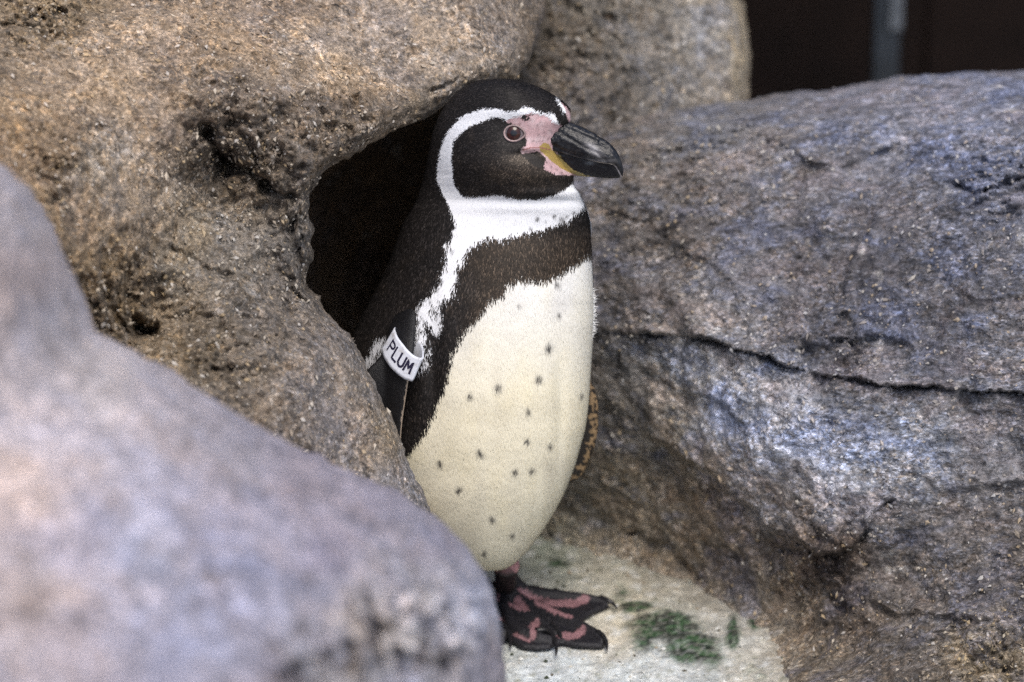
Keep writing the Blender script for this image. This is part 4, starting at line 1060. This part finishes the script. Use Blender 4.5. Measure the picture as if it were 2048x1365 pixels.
# --- feet
def foot(dx, dyy, mirror_depth=False, near=True):
    toes = [[(1008, 1196), (1060, 1196), (1110, 1199), (1160, 1203), (1195, 1207), (1214, 1211)],
            [(1008, 1200), (1045, 1214), (1085, 1230), (1130, 1250), (1165, 1264), (1190, 1276), (1206, 1288)],
            [(1002, 1205), (1008, 1232), (1022, 1258), (1048, 1277), (1080, 1286), (1100, 1288)]]
    out = [(985, 1180), (1020, 1176), (1040, 1184), (1075, 1186), (1110, 1189), (1160, 1192), (1195, 1198), (1216, 1207), (1218, 1214), (1205, 1219), (1190, 1226), (1172, 1236), (1166, 1246), (1178, 1254), (1192, 1262), (1206, 1276), (1212, 1290),
           (1204, 1296), (1180, 1295), (1150, 1293), (1125, 1287), (1113, 1290), (1100, 1297), (1075, 1300), (1045, 1297), (1020, 1283), (1008, 1262), (1000, 1235), (988, 1210)]
    rad = [(.0085, .0078, .0068, .006, .005, .0035), (.0088, .008, .0075, .0072, .0068, .006, .0045), (.0085, .0085, .0082, .0078, .007, .0055)]
    Z0 = .002
    def g(p):
        p = np.asarray(p, float); return on_ground(p[..., 0] + dx, p[..., 1] + dyy, Z0)
    ow = g(out)[:, :2]; tw = [g(t)[:, :2] for t in toes]
    lo = ow.min(0) - .004; hi = ow.max(0) + .004; st = .0012
    xs_ = np.arange(lo[0], hi[0], st); ys_ = np.arange(lo[1], hi[1], st)
    X, Yg = np.meshgrid(xs_, ys_)
    sd = sdf(X, Yg, ow)
    gyd, gxd = np.gradient(sd, st)
    H = np.zeros_like(X)
    for t, r in zip(tw, rad):
        best = np.zeros_like(X)
        for k in range(len(t) - 1):
            a, b = t[k], t[k + 1]; abv = b - a
            u = np.clip(((X - a[0]) * abv[0] + (Yg - a[1]) * abv[1]) / (abv @ abv), 0, 1)
            d = np.hypot(X - a[0] - u * abv[0], Yg - a[1] - u * abv[1]); rr = r[k] * (1 - u) + r[k + 1] * u
            rr2 = rr * 1.12
            best = np.maximum(best, 1.4 * rr * np.sqrt(np.clip(1 - (d / rr2) ** 2, 0, 1)))
        H = np.maximum(H, best) + .12 * np.minimum(H, best)
    web = .0026 + .0010 * fbm(np.stack([X, Yg, 0 * X], -1) * 120, 3, 61)
    k_ = .002
    H = np.log(np.exp(H / k_) + np.exp(web / k_)) * k_
    an = g([(1010, 1195)])[0, :2]
    rise = .030 * np.exp(-(np.hypot(X - an[0], Yg - an[1]) / .014) ** 2)
    H = H + rise
    H = H * np.sqrt(np.clip(sd / .0028, 0, 1)) + .0006
    H += .0005 * fbm(np.stack([X, Yg, 0 * X], -1) * 300, 3, 62) * (sd > .001)
    X = np.where(sd < 0, X - gxd * sd, X); Yg = np.where(sd < 0, Yg - gyd * sd, Yg)
    keepv = sd > -st * 1.5
    fcs = grid_faces(*X.shape); fcs = fcs[keepv.ravel()[fcs].all(1)]
    top = np.stack([X, Yg, H + Z0], -1).reshape(-1, 3); bot = np.stack([X, Yg, 0 * H + Z0 - .001], -1).reshape(-1, 3)
    # colours
    px, py = to_px(np.stack([X, Yg, H * .6], -1)); px = px - dx; py = py - dyy
    q = np.stack([px, py, 0 * px], -1)
    C = np.empty(X.shape + (3,)); C[:] = np.array([.013, .0125, .016]); C *= (1 + .9 * fbm(q / 4, 3, 63))[..., None]
    pk = np.full(X.shape, -1.0)
    for pts, w in [([(1052, 1199), (1075, 1208), (1110, 1214), (1150, 1214), (1172, 1206)], 10), ([(1075, 1217), (1110, 1233), (1140, 1243)], 8), ([(1035, 1212), (1060, 1240), (1090, 1262), (1120, 1277), (1150, 1279), (1166, 1268)], 10),
                   ([(1068, 1262), (1066, 1282)], 9), ([(1030, 1277), (1058, 1290)], 3.5), ([(1040, 1194), (1054, 1203)], 6), ([(1040, 1226), (1072, 1252)], 5), ([(1075, 1248), (1085, 1258)], 5), ([(995, 1200), (994, 1212)], 5)]:
        pk = np.maximum(pk, 1 - seg_dist(px, py, pts)[0] / (w * .82))
    pm = soft(pk + .75 * fbm(q / 7, 3, 64), .02, .3)[..., None]
    C = C * (1 - pm) + np.array([.25, .135, .148]) * (1 + .4 * fbm(q / 5, 2, 66)[..., None]) * pm
    cc = C.reshape(-1, 3)
    n = len(top)
    e = np.concatenate([fcs[:, [0, 1]], fcs[:, [1, 2]], fcs[:, [2, 3]], fcs[:, [3, 0]]]); key = np.sort(e, 1); kk = key[:, 0] * (n + 1) + key[:, 1]
    _, inv, cnt = np.unique(kk, return_inverse=True, return_counts=True); be = e[cnt[inv] == 1]
    V = np.concatenate([top, bot]); Fq = np.concatenate([fcs, fcs[:, ::-1] + n, np.stack([be[:, 1], be[:, 0], be[:, 0] + n, be[:, 1] + n], -1)])
    us = np.unique(Fq); rmp = -np.ones(len(V), int); rmp[us] = np.arange(len(us))
    ft = new_mesh("foot", V[us], rmp[Fq], m_foot, penguin, True, np.concatenate([cc, cc])[us])
    # shank
    ank = np.array([an[0], an[1], .010]); topp = at(1012 + dx, 1128, .02 + (0 if near else .05))
    path = np.linspace(topp, ank, 22)
    u = np.linspace(0, 1, 22)
    V, fl = tube(path, .0125 - .0028 * np.sin(u * np.pi * .8) + .001 * np.sin(u * 40), 28, 1.0, up=(0, 1, 0))
    V = V + .0009 * fbm(V * 160, 3, 67)[:, None]
    spx, spy = to_px(V); sq = np.stack([spx, spy, 0 * spx], -1)
    sc = np.tile(np.array([.022, .018, .018]), (len(V), 1)) * (1 + .9 * fbm(V * np.array([500, 500, 120]), 3, 68))[:, None]
    m_ = soft((1146 - spy) / 18 + .9 * fbm(sq / 6, 3, 69), .1, .5)[:, None]
    sc = sc * (1 - m_) + np.array([.40, .2, .2]) * m_
    new_mesh("shank", V, fl, m_foot, ft, True, sc)
    # claws
    for pts, hs, r in [([(1200, 1207), (1214, 1211), (1226, 1214), (1234, 1220)], (.006, .0055, .0035, .001), .0034), ([(1196, 1279), (1206, 1286), (1213, 1295), (1214, 1303)], (.007, .0065, .004, .001), .0036),
                       ([(1070, 1276), (1092, 1277), (1108, 1289), (1113, 1303), (1112, 1313)], (.0075, .0085, .0065, .003, .001), .0034)]:
        s = np.linspace(0, len(pts) - 1, 14); k = np.arange(len(pts)); pts = np.array(pts, float)
        base_ = on_ground(spline(k, pts[:, 0], s) + dx, spline(k, pts[:, 1], s) + dyy, Z0)
        base_[:, 2] += spline(k, np.array(hs), s)
        V, fl = tube(base_, r * np.linspace(1, .12, 14) ** .7, 12)
        new_mesh("claw", V, fl, m_claw, ft, True)


m_foot = attr_material("foot_skin", rough=0.5, spec=0.4, bump_scale=520, bump=.8, coat=.0, dist=.0015)
m_claw = plain("claw_horn", (.012, .012, .014), .3, .3, 200)
foot(0, 0)
foot(-92, -14, near=False)

# ------------------------------------------------------------------ wing band
band = bpy.data.objects.new("wing_band", None); COL.objects.link(band)
tag(band, "white plastic identification band lettered PLUM round the penguin's flipper", "wing band")
z5 = lambda a: np.array([(680 + x / 4.55, 620 + y / 4.55) for x, y in a])
top_e = z5([(498, 175), (520, 240), (570, 310), (630, 380), (690, 425), (735, 438), (757, 430)])
bot_e = z5([(380, 370), (402, 432), (452, 512), (522, 582), (590, 630), (648, 649), (668, 632)])
mid_e = (top_e + bot_e) / 2
yfront = near_y(np.maximum(mid_e[:, 0], 784), mid_e[:, 1]) - .0110 + np.array([.006, .0025, .0005, 0, 0, .0005, .003])


def band_pt(s, t, off=0.0):
    """s along the band (0..1 front, left to right), t across (0 top, 1 bottom)"""
    s = np.asarray(s, float); t = np.asarray(t, float)
    k = np.linspace(0, 1, 7)
    X = spline(k, top_e[:, 0], s) * (1 - t) + spline(k, bot_e[:, 0], s) * t
    Yp = spline(k, top_e[:, 1], s) * (1 - t) + spline(k, bot_e[:, 1], s) * t
    return at(X, Yp, spline(k, yfront, s) - off)


ss = np.linspace(0, 1, 60); tt = np.linspace(0, 1, 10)
S_, T_ = np.meshgrid(ss, tt, indexing='ij')
front_v = band_pt(S_, T_)
# back half of the loop, behind the flipper
a0, a1 = front_v[-1], front_v[0]
bk = []
for u in np.linspace(0, 1, 32)[1:-1]:
    p = a0 * (1 - u) + a1 * u
    p = p + np.array([0, 1, 0]) * .026 * math.sin(math.pi * u) ** .6 + np.array([1, 0, 0]) * .004 * math.sin(2 * math.pi * u)
    bk.append(p)
loop = np.concatenate([front_v, np.array(bk)])
nl = len(loop)
bf = grid_faces(nl + 1, 10) % (nl * 10)
m_band, nt_, b_ = mat_new("white_band_plastic"); tcb = N(nt_, 'ShaderNodeTexCoord'); nb_ = N(nt_, 'ShaderNodeTexNoise', Scale=160, Detail=5.0, Roughness=.7); nt_.links.new(tcb.outputs['Object'], nb_.inputs['Vector'])
nt_.links.new(ramp(nt_, nb_.outputs['Fac'], [(.36, (.50, .50, .52)), (.5, (.66, .69, .77)), (.7, (.70, .72, .79))]), b_.inputs['Base Color']); b_.inputs['Roughness'].default_value = .35; b_.inputs['Specular IOR Level'].default_value = .4
strap = new_mesh("strap", loop.reshape(-1, 3), bf, m_band, band, True)
so_ = strap.modifiers.new("thickness", 'SOLIDIFY'); so_.thickness = .0012; so_.offset = 0
m_ink, nt_, b_ = mat_new("dark_blue_ink"); b_.inputs['Base Color'].default_value = (.012, .010, .035, 1); b_.inputs['Roughness'].default_value = .6
letters = {'P': [[(0, 0), (0, 1)], [(0, 1), (.45, 1), (.62, .88), (.62, .66), (.45, .52), (0, .52)]], 'L': [[(0, 1), (0, 0), (.55, 0)]],
           'U': [[(0, 1), (0, .25), (.15, .05), (.35, 0), (.52, .06), (.64, .25), (.64, 1)]], 'M': [[(0, 0), (.08, 1), (.40, .35), (.74, 1), (.82, 0)]]}
spans = {'P': (.13, .245), 'L': (.285, .375), 'U': (.41, .515), 'M': (.555, .70)}
wid = {'P': .62, 'L': .55, 'U': .64, 'M': .82}
tT, tB = .27, .72
for ch, strokes in letters.items():
    V, Q = [], []
    s0, s1 = spans[ch]
    for st in strokes:
        st = np.array(st, float)
        seg = []
        for a, b in zip(st[:-1], st[1:]): seg += [a + (b - a) * u for u in np.linspace(0, 1, 7)[:-1]]
        seg.append(st[-1]); seg = np.array(seg)
        s = s0 + (s1 - s0) * seg[:, 0] / wid[ch]; t = tB + (tT - tB) * seg[:, 1]
        P = band_pt(s, t, .0009); tg = np.gradient(P, axis=0); tg /= np.linalg.norm(tg, axis=1)[:, None] + 1e-9
        nrm = np.cross(band_pt(s + .01, t) - band_pt(s - .01, t), band_pt(s, t + .02) - band_pt(s, t - .02)); nrm /= np.linalg.norm(nrm, axis=1)[:, None]
        if nrm[0] @ F > 0: nrm = -nrm
        P = P + nrm * .0001; sv = np.cross(nrm, tg) * .00105
        b = len(V)
        P[0] -= tg[0] * .0009; P[-1] += tg[-1] * .0009
        for k in range(len(P)): V += [P[k] - sv[k], P[k] + sv[k]]
        for k in range(len(P) - 1): Q.append((b + 2 * k, b + 2 * k + 1, b + 2 * k + 3, b + 2 * k + 2))
    new_mesh("letter", np.array(V), np.array(Q), m_ink, band, False)

# focus on the eye
eyep = eye_c - CAM
cam_d.dof.focus_distance = float(eyep @ F) + 0.01
